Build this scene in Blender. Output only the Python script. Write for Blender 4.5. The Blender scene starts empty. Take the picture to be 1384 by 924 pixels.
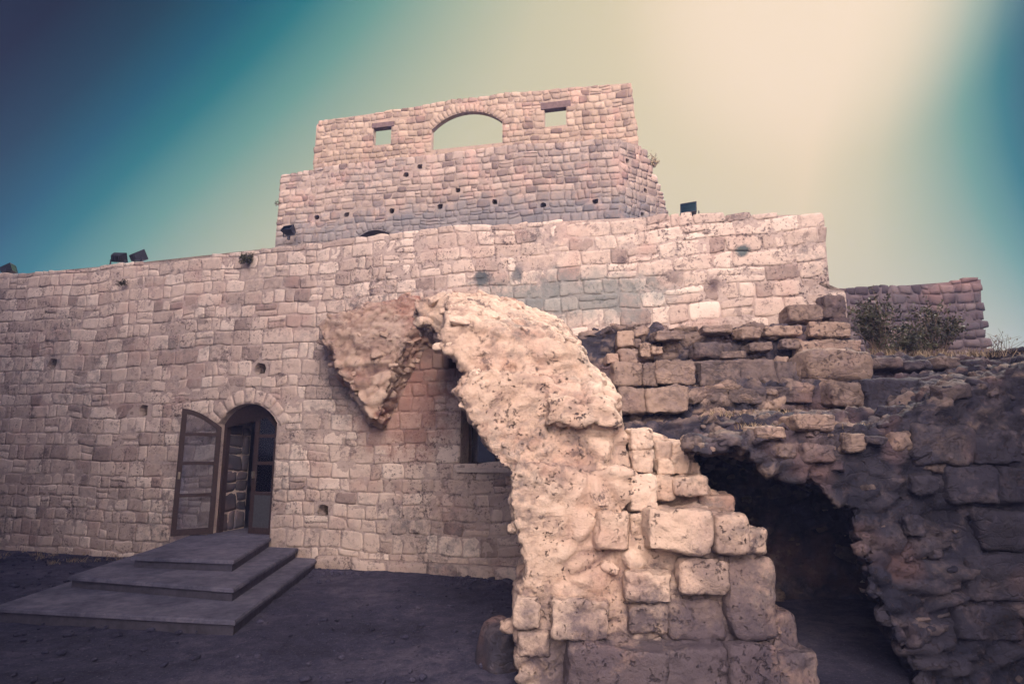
import bpy, bmesh, math, random
import numpy as np
from mathutils import Vector
R = math.radians
random.seed(7)

# ------------------------------------------------------------------ camera
SC = bpy.context.scene
COL = SC.collection
F, CX, CY, EYE = 830.0, 692.0, 462.0, 1.75
PITCH = math.atan(0.18)
cam = bpy.data.cameras.new('camera')
cam.sensor_width = 36.0
cam.lens = F * 36.0 / 1384.0
cam.clip_start, cam.clip_end = 0.05, 6000.0
camo = bpy.data.objects.new('camera', cam)
COL.objects.link(camo)
camo.location = (0, 0, EYE)
camo.rotation_euler = (R(90) + PITCH, 0, 0)
SC.camera = camo

# ------------------------------------------------------------------ exposure
SC.view_settings.view_transform = 'Standard'
SC.view_settings.look = 'None'
SC.view_settings.gamma = 1.0
SC.view_settings.use_curve_mapping = False
SC.view_settings.exposure = 0.0
SC.cycles.max_bounces = 6
SC.cycles.diffuse_bounces = 3
SC.cycles.glossy_bounces = 3
SC.cycles.use_denoising = True

# ------------------------------------------------------------------ sun and sky
SUN_ELEV, SUN_AZ = R(40), R(47)          # azimuth measured from straight ahead (+y) to the right (+x)
sun_dir = Vector((math.sin(SUN_AZ) * math.cos(SUN_ELEV), math.cos(SUN_AZ) * math.cos(SUN_ELEV), math.sin(SUN_ELEV)))
sl = bpy.data.lights.new('sun', 'SUN')
sl.energy, sl.angle, sl.color = 5.0, R(0.6), (1.0, 0.90, 0.77)
so = bpy.data.objects.new('sun', sl)
COL.objects.link(so)
so.location = (20, 20, 30)
so.rotation_euler = (-sun_dir).to_track_quat('-Z', 'Y').to_euler()


def ray(px, py):
    x, u, f = (px - CX), (CY - py), F
    c, s = math.cos(PITCH), math.sin(PITCH)
    return np.array([x, f * c - u * s, u * c + f * s])


def lin(r, g, b):
    def f(c):
        c /= 255.0
        return c / 12.92 if c <= 0.04045 else ((c + 0.055) / 1.055) ** 2.4
    return (f(r), f(g), f(b), 1.0)


BACK_SKY = (0.19, 0.20, 0.42, 1)
LOBE = (19.5, 15.5, 13.5, 1)
W = bpy.data.worlds.new('World')
SC.world = W
W.use_nodes = True


class G:
    """tiny node-graph helper"""
    def __init__(s, tree):
        s.t = tree
        s.n, s.l = tree.nodes, tree.links

    def node(s, kind, **kw):
        n = s.n.new(kind)
        for k, v in kw.items():
            setattr(n, k, v)
        return n

    def put(s, sock, v):
        if isinstance(v, bpy.types.NodeSocket):
            s.l.new(v, sock)
        else:
            sock.default_value = v

    def math(s, op, a, b=0.0, c=None, clamp=False):
        n = s.node('ShaderNodeMath', operation=op, use_clamp=clamp)
        s.put(n.inputs[0], a)
        s.put(n.inputs[1], b)
        if c is not None:
            s.put(n.inputs[2], c)
        return n.outputs[0]

    def dot(s, a, v):
        n = s.node('ShaderNodeVectorMath', operation='DOT_PRODUCT')
        s.put(n.inputs[0], a)
        n.inputs[1].default_value = v
        return n.outputs['Value']

    def ramp(s, fac, stops, interp='LINEAR'):
        n = s.node('ShaderNodeValToRGB')
        n.color_ramp.interpolation = interp
        e = n.color_ramp.elements
        while len(e) < len(stops):
            e.new(0.5)
        for i, (p, c) in enumerate(stops):
            e[i].position = p
            e[i].color = c if len(c) == 4 else (*c, 1)
        s.put(n.inputs[0], fac)
        return n.outputs['Color']

    def mix(s, fac, a, b, mode='MIX'):
        n = s.node('ShaderNodeMix', data_type='RGBA', blend_type=mode)
        s.put(n.inputs[0], fac)
        s.put(n.inputs[6], a)
        s.put(n.inputs[7], b)
        return n.outputs[2]

    def noise(s, vec, scale, detail=4, rough=0.6, dist=0.0):
        n = s.node('ShaderNodeTexNoise')
        s.put(n.inputs['Vector'], vec)
        n.inputs['Scale'].default_value = scale
        n.inputs['Detail'].default_value = detail
        n.inputs['Roughness'].default_value = rough
        n.inputs['Distortion'].default_value = dist
        return n.outputs['Fac']

    def rng(s, v, a, b, c=0.0, d=1.0, smooth=False):
        n = s.node('ShaderNodeMapRange')
        n.clamp = True
        if smooth:
            n.interpolation_type = 'SMOOTHSTEP'
        s.put(n.inputs[0], v)
        for i, q in enumerate((a, b, c, d)):
            n.inputs[1 + i].default_value = q
        return n.outputs[0]


def unit(v):
    v = np.asarray(v, float)
    return v / np.linalg.norm(v)


g = G(W.node_tree)
g.n.clear()
tc = g.node('ShaderNodeTexCoord')
D = tc.outputs['Generated']
# how far the glare round the sun has faded to deep blue, as a function of the direction one looks in
sep = g.node('ShaderNodeSeparateXYZ')
g.put(sep.inputs[0], D)
dx, dz = sep.outputs[0], sep.outputs[2]
M_ = lambda *a: (a[0] if len(a) == 1 else g.math('MULTIPLY', a[0], M_(*a[1:])))
rx = g.math('MAXIMUM', g.math('SUBTRACT', dx, 0.42), 0.0)
terms = [(0.3568, (dx,)), (0.2929, (dz,)), (0.2463, (dx, dx)), (-0.3446, (dx, dz)), (-0.5795, (dz, dz)), (-1.7729, (dx, dx, dx)),
         (0.3171, (dx, dx, dz)), (-2.9526, (dx, dz, dz)), (0.9021, (dz, dz, dz)), (-5.603, (rx, rx)), (7.9555, (rx, dz)), (7.067, (rx, dz, dz)), (37.524, (rx, rx, rx))]
deff = 0.1121
for k_, fs in terms:
    deff = g.math('MULTIPLY_ADD', M_(*fs), k_, deff)


def sk(r, g_, b):
    """sky colour seen through the haze: the haze adds its own light on top"""
    c = lin(r, g_, b)
    return tuple(max(0.0015, q * 1.03 - a) for q, a in zip(c[:3], (0.034, 0.020, 0.046))) + (1.0,)


skycol = g.ramp(deff, [
    (0.00, sk(239, 215, 185)),
    (0.12, sk(225, 208, 178)),
    (0.25, sk(209, 200, 173)),
    (0.35, sk(180, 186, 165)),
    (0.50, sk(116, 158, 151)),
    (0.62, sk(60, 122, 134)),
    (0.72, sk(42, 95, 120)),
    (0.84, sk(42, 70, 94)),
    (1.00, sk(29, 48, 74))])
glow = g.math('POWER', g.rng(g.dot(D, tuple(unit(ray(1085, -20)))), 0.962, 1.0, 0.0, 1.0, True), 1.5)
skycol = g.mix(g.math('MULTIPLY', glow, 0.75), skycol, lin(252, 228, 200))
# behind the camera: added violet fill and warm patch that light the stonework
behind = g.rng(g.dot(D, (0, 1, 0)), -0.25, 0.05, 1.0, 0.0, True)
skycol = g.mix(behind, skycol, BACK_SKY)
lobe = g.rng(g.dot(D, tuple(unit((0.05, -0.93, 0.36)))), 0.74, 1.0, 0.0, 1.0, True)
skycol2 = g.mix(lobe, skycol, LOBE)
scaled = g.node('ShaderNodeVectorMath', operation='SCALE')
g.put(scaled.inputs[0], skycol2)
scaled.inputs['Scale'].default_value = 10.0
nish = g.node('ShaderNodeTexSky', sky_type='NISHITA')
nish.sun_disc = False
nish.sun_elevation = SUN_ELEV
nish.sun_rotation = SUN_AZ
nish.dust_density = 3.0
tot = g.mix(0.012, scaled.outputs[0], nish.outputs[0])
bg = g.node('ShaderNodeBackground')
g.put(bg.inputs[0], tot)
bg.inputs[1].default_value = 0.1
ow = g.node('ShaderNodeOutputWorld')
g.l.new(bg.outputs[0], ow.inputs[0])

# ------------------------------------------------------------------ helpers: points
H = np.array


def at(px, py, Y):
    r = ray(px, py)
    return H([0, 0, EYE]) + r * (Y / r[1])


def atz(px, py, z):
    r = ray(px, py)
    return H([0, 0, EYE]) + r * ((z - EYE) / r[2])


class Frame:
    """a vertical wall plane: O origin, U to the right, N towards the camera"""
    def __init__(s, O, U):
        s.O, s.U = H(O, float), unit(U)
        s.N = unit(np.cross(s.U, (0, 0, 1)))

    def px(s, px, py):
        r = ray(px, py)
        c = H([0, 0, EYE])
        t = np.dot(s.O - c, s.N) / np.dot(r, s.N)
        p = c + r * t
        return float(np.dot(p - s.O, s.U)), float(p[2])

    def P(s, u, z, o=0.0):
        return s.O + s.U * u + H([0, 0, 1.0]) * z + s.N * o


# ------------------------------------------------------------------ helpers: noise
def _hash(ix, iy, iz, seed):
    h = (ix.astype(np.int64) * 374761393 + iy.astype(np.int64) * 668265263 + iz.astype(np.int64) * 2147483647 + seed * 974634777) & 0xFFFFFFFF
    h = ((h ^ (h >> 13)) * 1274126177) & 0xFFFFFFFF
    h = ((h ^ (h >> 16)) * 2246822519) & 0xFFFFFFFF
    return ((h ^ (h >> 15)) & 0xFFFFFF) / float(0xFFFFFF)


def vnoise(p, f, seed=0):
    q = p * f + 100.0
    i = np.floor(q)
    w = q - i
    w = w * w * (3 - 2 * w)
    i = i.astype(np.int64)
    out = 0
    for dx in (0, 1):
        for dy in (0, 1):
            for dz in (0, 1):
                k = (w[:, 0] if dx else 1 - w[:, 0]) * (w[:, 1] if dy else 1 - w[:, 1]) * (w[:, 2] if dz else 1 - w[:, 2])
                out = out + k * _hash(i[:, 0] + dx, i[:, 1] + dy, i[:, 2] + dz, seed)
    return out * 2 - 1


def fbm(p, f, octaves=4, seed=0, rough=0.5):
    a, s, o = 1.0, 0.0, 0.0
    for k in range(octaves):
        o = o + a * vnoise(p, f, seed + k * 17)
        s += a
        a *= rough
        f *= 2.03
    return o / s


def worley(p, cell, seed=0):
    """F1, F2, id of the nearest cell; cell = size per axis"""
    q = p / H(cell) + 50.0
    i = np.floor(q).astype(np.int64)
    f1 = np.full(len(p), 9.0)
    f2 = np.full(len(p), 9.0)
    cid = np.zeros(len(p))
    for dx in (-1, 0, 1):
        for dy in (-1, 0, 1):
            for dz in (-1, 0, 1):
                c = i + H([dx, dy, dz])
                jx = _hash(c[:, 0], c[:, 1], c[:, 2], seed)
                jy = _hash(c[:, 0], c[:, 1], c[:, 2], seed + 1)
                jz = _hash(c[:, 0], c[:, 1], c[:, 2], seed + 2)
                d = np.sqrt((c[:, 0] + jx - q[:, 0]) ** 2 + (c[:, 1] + jy - q[:, 1]) ** 2 + (c[:, 2] + jz - q[:, 2]) ** 2)
                near = d < f1
                f2 = np.where(near, f1, np.minimum(f2, d))
                cid = np.where(near, _hash(c[:, 0], c[:, 1], c[:, 2], seed + 3), cid)
                f1 = np.minimum(f1, d)
    return f1, f2, cid


# ------------------------------------------------------------------ helpers: meshes
class Acc:
    """collects displaced patches into one mesh, with a per-stone tint"""
    def __init__(s):
        s.v, s.n, s.w, s.t, s.f, s.k = [], [], [], [], [], 0

    def add(s, verts, faces, normals=None, weight=None, tint=0.5):
        verts = np.asarray(verts, float).reshape(-1, 3)
        m = len(verts)
        s.v.append(verts)
        s.n.append(np.zeros((m, 3)) if normals is None else np.broadcast_to(normals, (m, 3)))
        s.w.append(np.zeros(m) if weight is None else np.broadcast_to(weight, (m,)))
        s.t.append(np.broadcast_to(H(tint, float), (m,)))
        for q in faces:
            s.f.append([i + s.k for i in q])
        s.k += m

    def build(s, name, mat, parent=None, smooth=True, seed=3, fine=14.0, amp=1.0):
        v, n, w, t = np.concatenate(s.v), np.concatenate(s.n), np.concatenate(s.w), np.concatenate(s.t)
        if w.any():
            d = 0.6 * fbm(v, fine * 0.42, 3, seed) + 0.4 * fbm(v, fine * 1.7, 2, seed + 5)
            v = v + n * (w * d * amp)[:, None]
        me = bpy.data.meshes.new(name)
        me.from_pydata(v.tolist(), [], s.f)
        return finish(me, name, mat, parent, smooth, t)


STONES = set()


def finish(me, name, mat, parent=None, smooth=True, tint=None):
    if smooth:
        me.polygons.foreach_set('use_smooth', [True] * len(me.polygons))
    if tint is None and mat is not None and mat.name in STONES:
        tint = np.full(len(me.vertices), 0.55)
    if tint is not None:
        a = me.attributes.new('tint', 'FLOAT', 'POINT')
        a.data.foreach_set('value', np.asarray(tint, np.float32))
    me.update()
    o = bpy.data.objects.new(name, me)
    if mat:
        me.materials.append(mat)
    COL.objects.link(o)
    if parent is not None:
        o.parent = parent
        o.matrix_parent_inverse = parent.matrix_world.inverted() if False else o.matrix_parent_inverse
        o.location = -H(parent.location) if parent.type == 'EMPTY' else (0, 0, 0)
    return o


def tag(o, label=None, cat=None, group=None, kind=None):
    for k, v in (('label', label), ('category', cat), ('group', group), ('kind', kind or ('thing' if cat else None))):
        if v:
            o[k] = v
    return o


def thing(name, label, cat, loc=(0, 0, 0), group=None):
    o = bpy.data.objects.new(name, None)
    o.empty_display_size = 0.2
    COL.objects.link(o)
    o.location = [float(c) for c in loc]
    return tag(o, label, cat, group)


_grids = {}


def gridfaces(nx, nz):
    if (nx, nz) not in _grids:
        _grids[(nx, nz)] = [(j * nx + i, j * nx + i + 1, (j + 1) * nx + i + 1, (j + 1) * nx + i) for j in range(nz - 1) for i in range(nx - 1)]
    return _grids[(nx, nz)]


def stone(acc, fr, mapper, w, h, prot, res, rnd, tint, rough=0.012, tilt=0.0, back=0.06):
    """one stone face on a wall frame; mapper turns s,t in -1..1 into u,z"""
    nx, nz = max(4, int(w / res) + 1), max(4, int(h / res) + 1)
    s = np.concatenate([[-1], np.linspace(-1, 1, nx), [1]])
    t = np.concatenate([[-1], np.linspace(-1, 1, nz), [1]])
    S, T = np.meshgrid(s, t)
    S0, T0 = S.copy(), T.copy()
    # round the outline corners
    k = 0.06 + 0.12 * rnd
    S = S0 * (1 - k * np.abs(T0) ** 3 * np.abs(S0) * 0.5)
    T = T0 * (1 - k * np.abs(S0) ** 3 * np.abs(T0) * 0.5)
    u, z = mapper(S, T)
    de = np.minimum((1 - np.abs(S0)) * w / 2, (1 - np.abs(T0)) * h / 2)
    r = (0.006 + 0.016 * rnd)
    e = np.clip(de / r, 0, 1)
    o = prot * (0.15 + 0.85 * np.sqrt(1 - (1 - e) ** 2)) + tilt * T0
    ring = np.zeros(S.shape, bool)
    ring[0, :] = ring[-1, :] = True
    ring[:, 0] = ring[:, -1] = True
    o = np.where(ring, -back, o)
    V = fr.O + u.reshape(-1, 1) * fr.U + z.reshape(-1, 1) * H([0, 0, 1.0]) + o.reshape(-1, 1) * fr.N
    wt = np.where(ring, 0.0, rough).reshape(-1)
    # a little in-plane wobble of the edges
    wob = np.stack([vnoise(V * H([1, 1, 1]), 5.5, 40), vnoise(V, 5.5, 41)], 1) * 0.018
    V = V + wob[:, :1] * fr.U + wob[:, 1:] * H([0, 0, 1.0])
    acc.add(V, gridfaces(len(s), len(t)), fr.N, wt, tint)


def masonry(acc, fr, u0, u1, z0, top, hr, wr, prot=0.022, res=0.035, gap=0.012, block=None, skip=None, seed=1,
            left=None, right=None, rough=0.014, bigp=0.0, tint=(0.5, 0.22), ragged=0.0, big_from=None):
    rg = random.Random(seed)
    z = z0
    zmax = max(top(u) for u in np.linspace(u0, u1, 60))
    while z < zmax - 0.04:
        h = rg.uniform(*hr)
        zm = z + h / 2
        a = left(zm) if left else u0
        b = right(zm) if right else u1
        if ragged:
            a += rg.uniform(-ragged, ragged)
            b += rg.uniform(-ragged, ragged)
        iv = [(a, b)]
        for (p, q) in (block(zm, z, z + h) if block else []):
            nv = []
            for (s0, s1) in iv:
                if q <= s0 or p >= s1:
                    nv.append((s0, s1))
                else:
                    if p > s0:
                        nv.append((s0, p))
                    if q < s1:
                        nv.append((q, s1))
            iv = nv
        for (s0, s1) in iv:
            u = s0
            while u < s1 - 0.03:
                w = rg.uniform(*wr) * (1.5 if rg.random() < bigp else 1.0) * (1.3 if big_from is not None and u > big_from else 1.0)
                if u + w > s1 - wr[0] * 0.6:
                    w = s1 - u
                    if w > wr[1] * 1.4:
                        w *= 0.5
                uc = u + w / 2
                zt = min(z + h, top(uc))
                hh = zt - z
                if hh > 0.07 and w > 0.05 and not (skip and skip(uc, z + hh / 2, w, hh)):
                    parts = [(u, z, w, hh)]
                    if rg.random() < 0.13 and hh > 0.17:
                        c = rg.uniform(0.4, 0.6)
                        parts = [(u, z, w, hh * c), (u, z + hh * c, w, hh * (1 - c))]
                    elif rg.random() < 0.08 and w > 0.25:
                        c = rg.uniform(0.4, 0.6)
                        parts = [(u, z, w * c, hh), (u + w * c, z, w * (1 - c), hh)]
                    for (pu, pz, pw, ph) in parts:
                        gg = gap * rg.uniform(0.4, 1.6)
                        j = [rg.uniform(-0.012, 0.012) for _ in range(4)]
                        wave = 0.0

                        def mp(S, T, pu=pu, pz=pz, pw=pw, ph=ph, gg=gg, j=j):
                            hw, hh_ = pw / 2 - gg / 2, ph / 2 - gg / 2
                            U_ = pu + pw / 2 + S * hw + j[0] * S * T + j[1] * T
                            Z_ = pz + ph / 2 + T * hh_ + j[2] * S * T + j[3] * S * 0.6
                            Z_ = Z_ + 0.02 * np.sin(U_ * 1.3 + pz * 0.7) + 0.012 * np.sin(U_ * 3.7 + pz)
                            return U_, Z_
                        stone(acc, fr, mp, pw, ph, prot * rg.uniform(0.35, 1.5), res, rg.random(),
                              min(1, max(0, rg.gauss(tint[0], tint[1] * 1.2))), rough, rg.uniform(-0.006, 0.006))
                u += w
        z += h


def prism(pts2, place, o0, o1):
    """closed prism of a 2D outline; place(a, b, o) gives the 3D point"""
    bm = bmesh.new()
    A = [bm.verts.new(place(a, b, o0)) for a, b in pts2]
    B = [bm.verts.new(place(a, b, o1)) for a, b in pts2]
    n = len(A)
    f1 = bm.faces.new(A)
    f2 = bm.faces.new(list(reversed(B)))
    for i in range(n):
        bm.faces.new((A[i], B[i], B[(i + 1) % n], A[(i + 1) % n]))
    bmesh.ops.triangulate(bm, faces=[f1, f2])
    bmesh.ops.recalc_face_normals(bm, faces=bm.faces)
    return bm


def tmp_obj(bm):
    me = bpy.data.meshes.new('tmp')
    bm.to_mesh(me)
    bm.free()
    o = bpy.data.objects.new('tmp', me)
    COL.objects.link(o)
    return o


def evaluated(o):
    dg = bpy.context.evaluated_depsgraph_get()
    dg.update()
    return bpy.data.meshes.new_from_object(o.evaluated_get(dg))


def kill(*os_):
    for o in os_:
        bpy.data.objects.remove(o, do_unlink=True)


def carve(body_bm, cutters):
    o = tmp_obj(body_bm)
    cs = [tmp_obj(c) for c in cutters[:3]] + ([tmp_obj(join_bms(cutters[3:]))] if len(cutters) > 3 else [])
    for c in cs:
        m = o.modifiers.new('b', 'BOOLEAN')
        m.operation = 'DIFFERENCE'
        m.object = c
        m.solver = 'EXACT'
    me = evaluated(o)
    kill(o, *cs)
    return me


def remesh(bms, voxel):
    acc = bmesh.new()
    for b in bms:
        me = bpy.data.meshes.new('t')
        b.to_mesh(me)
        b.free()
        acc.from_mesh(me)
        bpy.data.meshes.remove(me)
    o = tmp_obj(acc)
    m = o.modifiers.new('r', 'REMESH')
    m.mode = 'VOXEL'
    m.voxel_size = voxel
    m2 = o.modifiers.new('s', 'SMOOTH')
    m2.factor = 0.5
    m2.iterations = 3
    me = evaluated(o)
    kill(o)
    return me


def rock(bms, voxel, name, mat, parent, coarse=0.09, med=0.04, stones=0.04, cell=(0.30, 0.30, 0.20), fine=0.012, seed=5,
         plaster=0.0, extra=None, tintrange=(0.2, 0.85), scatter=0, ssize=(.03, .1), tfun=None):
    """organic masonry mass: union of solids, voxel remesh, then stone-shaped relief"""
    me = remesh(bms, voxel)
    n = len(me.vertices)
    P = np.empty(n * 3, np.float32)
    me.vertices.foreach_get('co', P)
    P = P.reshape(-1, 3).astype(float)
    N = np.empty(n * 3, np.float32)
    me.vertices.foreach_get('normal', N)
    N = N.reshape(-1, 3).astype(float)
    # break the straight lines first
    P = P + N * (coarse * fbm(P, 0.9, 3, seed))[:, None]
    Q = P + 0.10 * np.stack([vnoise(P, 2.2, seed + 60 + k) for k in range(3)], 1)
    f1, f2, cid = worley(Q, cell, seed + 9)
    g1, g2, gid = worley(Q, H(cell) * 0.42, seed + 19)
    gap = np.clip((f2 - f1) / 0.30, 0, 1)
    gap = gap * gap * (3 - 2 * gap)
    ggap = np.clip((g2 - g1) / 0.35, 0, 1)
    small = np.clip((vnoise(P, 1.1, seed + 31) + 0.1) * 4, 0, 1)            # zones of smaller stones
    cover = np.clip((fbm(P, 0.8, 3, seed + 77) - (0.5 - plaster)) * 4, 0, 1)   # zones smoothed over with mortar
    st = (gap - 1) * (1 - small) + (ggap - 1) * small * 0.5
    cidv = (cid - 0.5) * 0.7 * (1 - small) + (gid - 0.5) * 0.5 * small
    d = stones * (st + cidv) * (1 - cover) + med * (0.5 * fbm(P, 2.6, 3, seed + 3) + 0.9 * (0.30 - np.abs(fbm(P, 3.1, 4, seed + 5, 0.55)))) + fine * fbm(P, 11, 3, seed + 7, 0.6)
    # eroded hollows
    pit = np.clip((fbm(P, 3.2, 3, seed + 90) - 0.30) * 5, 0, 1)
    d = d - 0.05 * pit
    P = P + N * d[:, None]
    me.vertices.foreach_set('co', P.astype(np.float32).reshape(-1))
    a, b = tintrange
    ids = cid * (1 - small) + gid * small
    t = a + (b - a) * (ids * (1 - cover) + 0.6 * cover) - 0.25 * (1 - np.where(small > .5, ggap, gap)) * (1 - cover)
    if tfun is not None:
        t = t + tfun(P)
    if scatter:
        # pebbles and shards bedded in the face
        rg = random.Random(seed)
        seen_ = np.nonzero((N[:, 1] < 0.25) & (P[:, 0] < 5.2) & (P[:, 2] > -0.1))[0]
        Vs, Fs, Ts, k = ([extra[0]], list(extra[1]), [extra[2]], len(extra[0])) if extra else ([], [], [], 0)
        for i in range(scatter):
            j = int(seen_[rg.randrange(len(seen_))])
            r0 = ssize[0] + (ssize[1] - ssize[0]) * rg.random() ** 2.2
            V, Fc = boulder(P[j] - N[j] * r0 * 0.15, (r0 * rg.uniform(.8, 1.6), r0 * .8, r0 * rg.uniform(.35, .8)), rg.uniform(.3, .8), (rg.uniform(-.4, .4), rg.uniform(-.5, .5), rg.uniform(-.6, .6)), 8, 0.25, seed * 7 + i)
            Vs.append(V)
            Fs += [[q + k for q in f] for f in Fc]
            Ts.append(np.full(len(V), max(0.0, rg.uniform(*tintrange) + 0.12 + (float(tfun(P[j:j + 1])[0]) if tfun is not None else 0))))
            k += len(V)
        extra = (np.concatenate(Vs), Fs, np.concatenate(Ts))
    if extra is None:
        return finish(me, name, mat, parent, True, np.clip(t, 0, 1))
    # join loose blocks bedded in the mass
    V2, F2, T2 = extra
    vs = np.concatenate([P, V2])
    fs = [tuple(p.vertices) for p in me.polygons] + [tuple(i + n for i in q) for q in F2]
    m2 = bpy.data.meshes.new(name)
    m2.from_pydata(vs.tolist(), [], fs)
    return finish(m2, name, mat, parent, True, np.clip(np.concatenate([t, T2]), 0, 1))


def cube_grid(n):
    """surface grid of a cube, welded"""
    idx, V, Fc = {}, [], []

    def vid(p):
        k = tuple(np.round(p, 5))
        if k not in idx:
            idx[k] = len(V)
            V.append(k)
        return idx[k]
    L = np.linspace(-1, 1, n + 1)
    for ax in range(3):
        for sg in (-1, 1):
            b, c = (ax + 1) % 3, (ax + 2) % 3
            for i in range(n):
                for j in range(n):
                    q = []
                    for (di, dj) in ((0, 0), (1, 0), (1, 1), (0, 1)):
                        p = [0, 0, 0]
                        p[ax], p[b], p[c] = sg, L[i + di], L[j + dj]
                        q.append(vid(p))
                    Fc.append(q if sg > 0 else q[::-1])
    return H(V, float), Fc


CG = {n: cube_grid(n) for n in (4, 8, 12, 18)}


def boulder(c, half, rnd=0.35, rot=(0, 0, 0), n=8, rough=0.10, seed=0, slab=0.0):
    """rounded, worn block: centre, half sizes; returns verts and faces"""
    V, Fc = CG[n]
    half = H(half, float)
    r = rnd * half.min()
    Pp = V * half
    inner = np.clip(Pp, -(half - r), half - r)
    dd = Pp - inner
    ln = np.linalg.norm(dd, axis=1, keepdims=True)
    dirn = dd / np.maximum(ln, 1e-6)
    Pp = inner + dirn * r
    off = H([seed * 3.1, seed * 1.7, seed * 2.3])
    k = half.min()
    Pp = Pp + dirn * (fbm(Pp + off, 13.0, 3, seed + 2, 0.7) * 0.020)[:, None]
    Pp = Pp + dirn * (fbm(Pp + off, 0.9 / k, 3, seed) * rough * k * 1.8)[:, None] + (dirn * (fbm(Pp + off, 6.0 / max(k, .05) * .5, 2, seed + 4) * rough * k * 0.35)[:, None])
    Pp = Pp + np.stack([vnoise(Pp + off, 0.6 / k, seed + i) for i in (11, 12, 13)], 1) * k * 0.10
    cx, cy, cz = rot
    Rx = H([[1, 0, 0], [0, math.cos(cx), -math.sin(cx)], [0, math.sin(cx), math.cos(cx)]])
    Ry = H([[math.cos(cy), 0, math.sin(cy)], [0, 1, 0], [-math.sin(cy), 0, math.cos(cy)]])
    Rz = H([[math.cos(cz), -math.sin(cz), 0], [math.sin(cz), math.cos(cz), 0], [0, 0, 1]])
    return Pp @ (Rz @ Ry @ Rx).T + H(c), Fc


def blocks(specs, seed=1):
    """specs: (x0,y0,x1,y1,Y,thick[,tint[,rnd]]) pixel box of the front face standing at depth Y"""
    rg = random.Random(seed)
    Vs, Fs, Ts, k = [], [], [], 0
    for i, s in enumerate(specs):
        x0, y0, x1, y1, Y, th = s[:6]
        tint = s[6] if len(s) > 6 else rg.uniform(0.35, 0.8)
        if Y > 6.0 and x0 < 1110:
            tint = min(1.0, tint + 0.28)  # back ledges tinted brighter, sunlight put into the stone colour
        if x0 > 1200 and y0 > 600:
            tint *= 0.62  # lower right stones tinted darker, shade put into the colour
        rnd = (s[7] if len(s) > 7 else 0.4) * 0.75
        a, b = at(x0, y1, Y), at(x1, y0, Y)
        c = (a + b) / 2
        half = H([abs(b[0] - a[0]) / 2, th / 2, abs(b[2] - a[2]) / 2])
        c[1] = Y + th / 2
        V, Fc = boulder(c, half, rnd, (rg.uniform(-.08, .08), rg.uniform(-.05, .05), rg.uniform(-.10, .10)), 8 if half.max() < 0.10 else 18, 0.13, seed * 31 + i)
        Vs.append(V)
        Fs += [[q + k for q in f] for f in Fc]
        Ts.append(np.full(len(V), tint))
        k += len(V)
    return np.concatenate(Vs), Fs, np.concatenate(Ts)


def box_mesh(lo, hi, bev=0.0):
    bm = bmesh.new()
    bmesh.ops.create_cube(bm, size=1)
    lo, hi = H(lo, float), H(hi, float)
    for v in bm.verts:
        v.co = Vector(tuple((lo + hi) / 2 + H(v.co) * (hi - lo)))
    if bev:
        bmesh.ops.bevel(bm, geom=bm.edges[:], offset=bev, segments=2, affect='EDGES')
    return bm


def join_bms(bms):
    a = bmesh.new()
    for b in bms:
        me = bpy.data.meshes.new('t')
        b.to_mesh(me)
        b.free()
        a.from_mesh(me)
        bpy.data.meshes.remove(me)
    return a


def bm_obj(name, bm, mat, parent=None, M=None, smooth=False):
    if M is not None:
        bm.transform(M)
    me = bpy.data.meshes.new(name)
    bm.to_mesh(me)
    bm.free()
    return finish(me, name, mat, parent, smooth)


# ------------------------------------------------------------------ materials
def new_mat(name):
    m = bpy.data.materials.new(name)
    m.use_nodes = True
    g = G(m.node_tree)
    g.n.clear()
    out = g.node('ShaderNodeOutputMaterial')
    bs = g.node('ShaderNodeBsdfPrincipled')
    g.l.new(bs.outputs[0], out.inputs[0])
    bs.inputs['Specular IOR Level'].default_value = 0.25
    geo = g.node('ShaderNodeNewGeometry')
    return m, g, bs, geo.outputs['Position']


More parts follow.
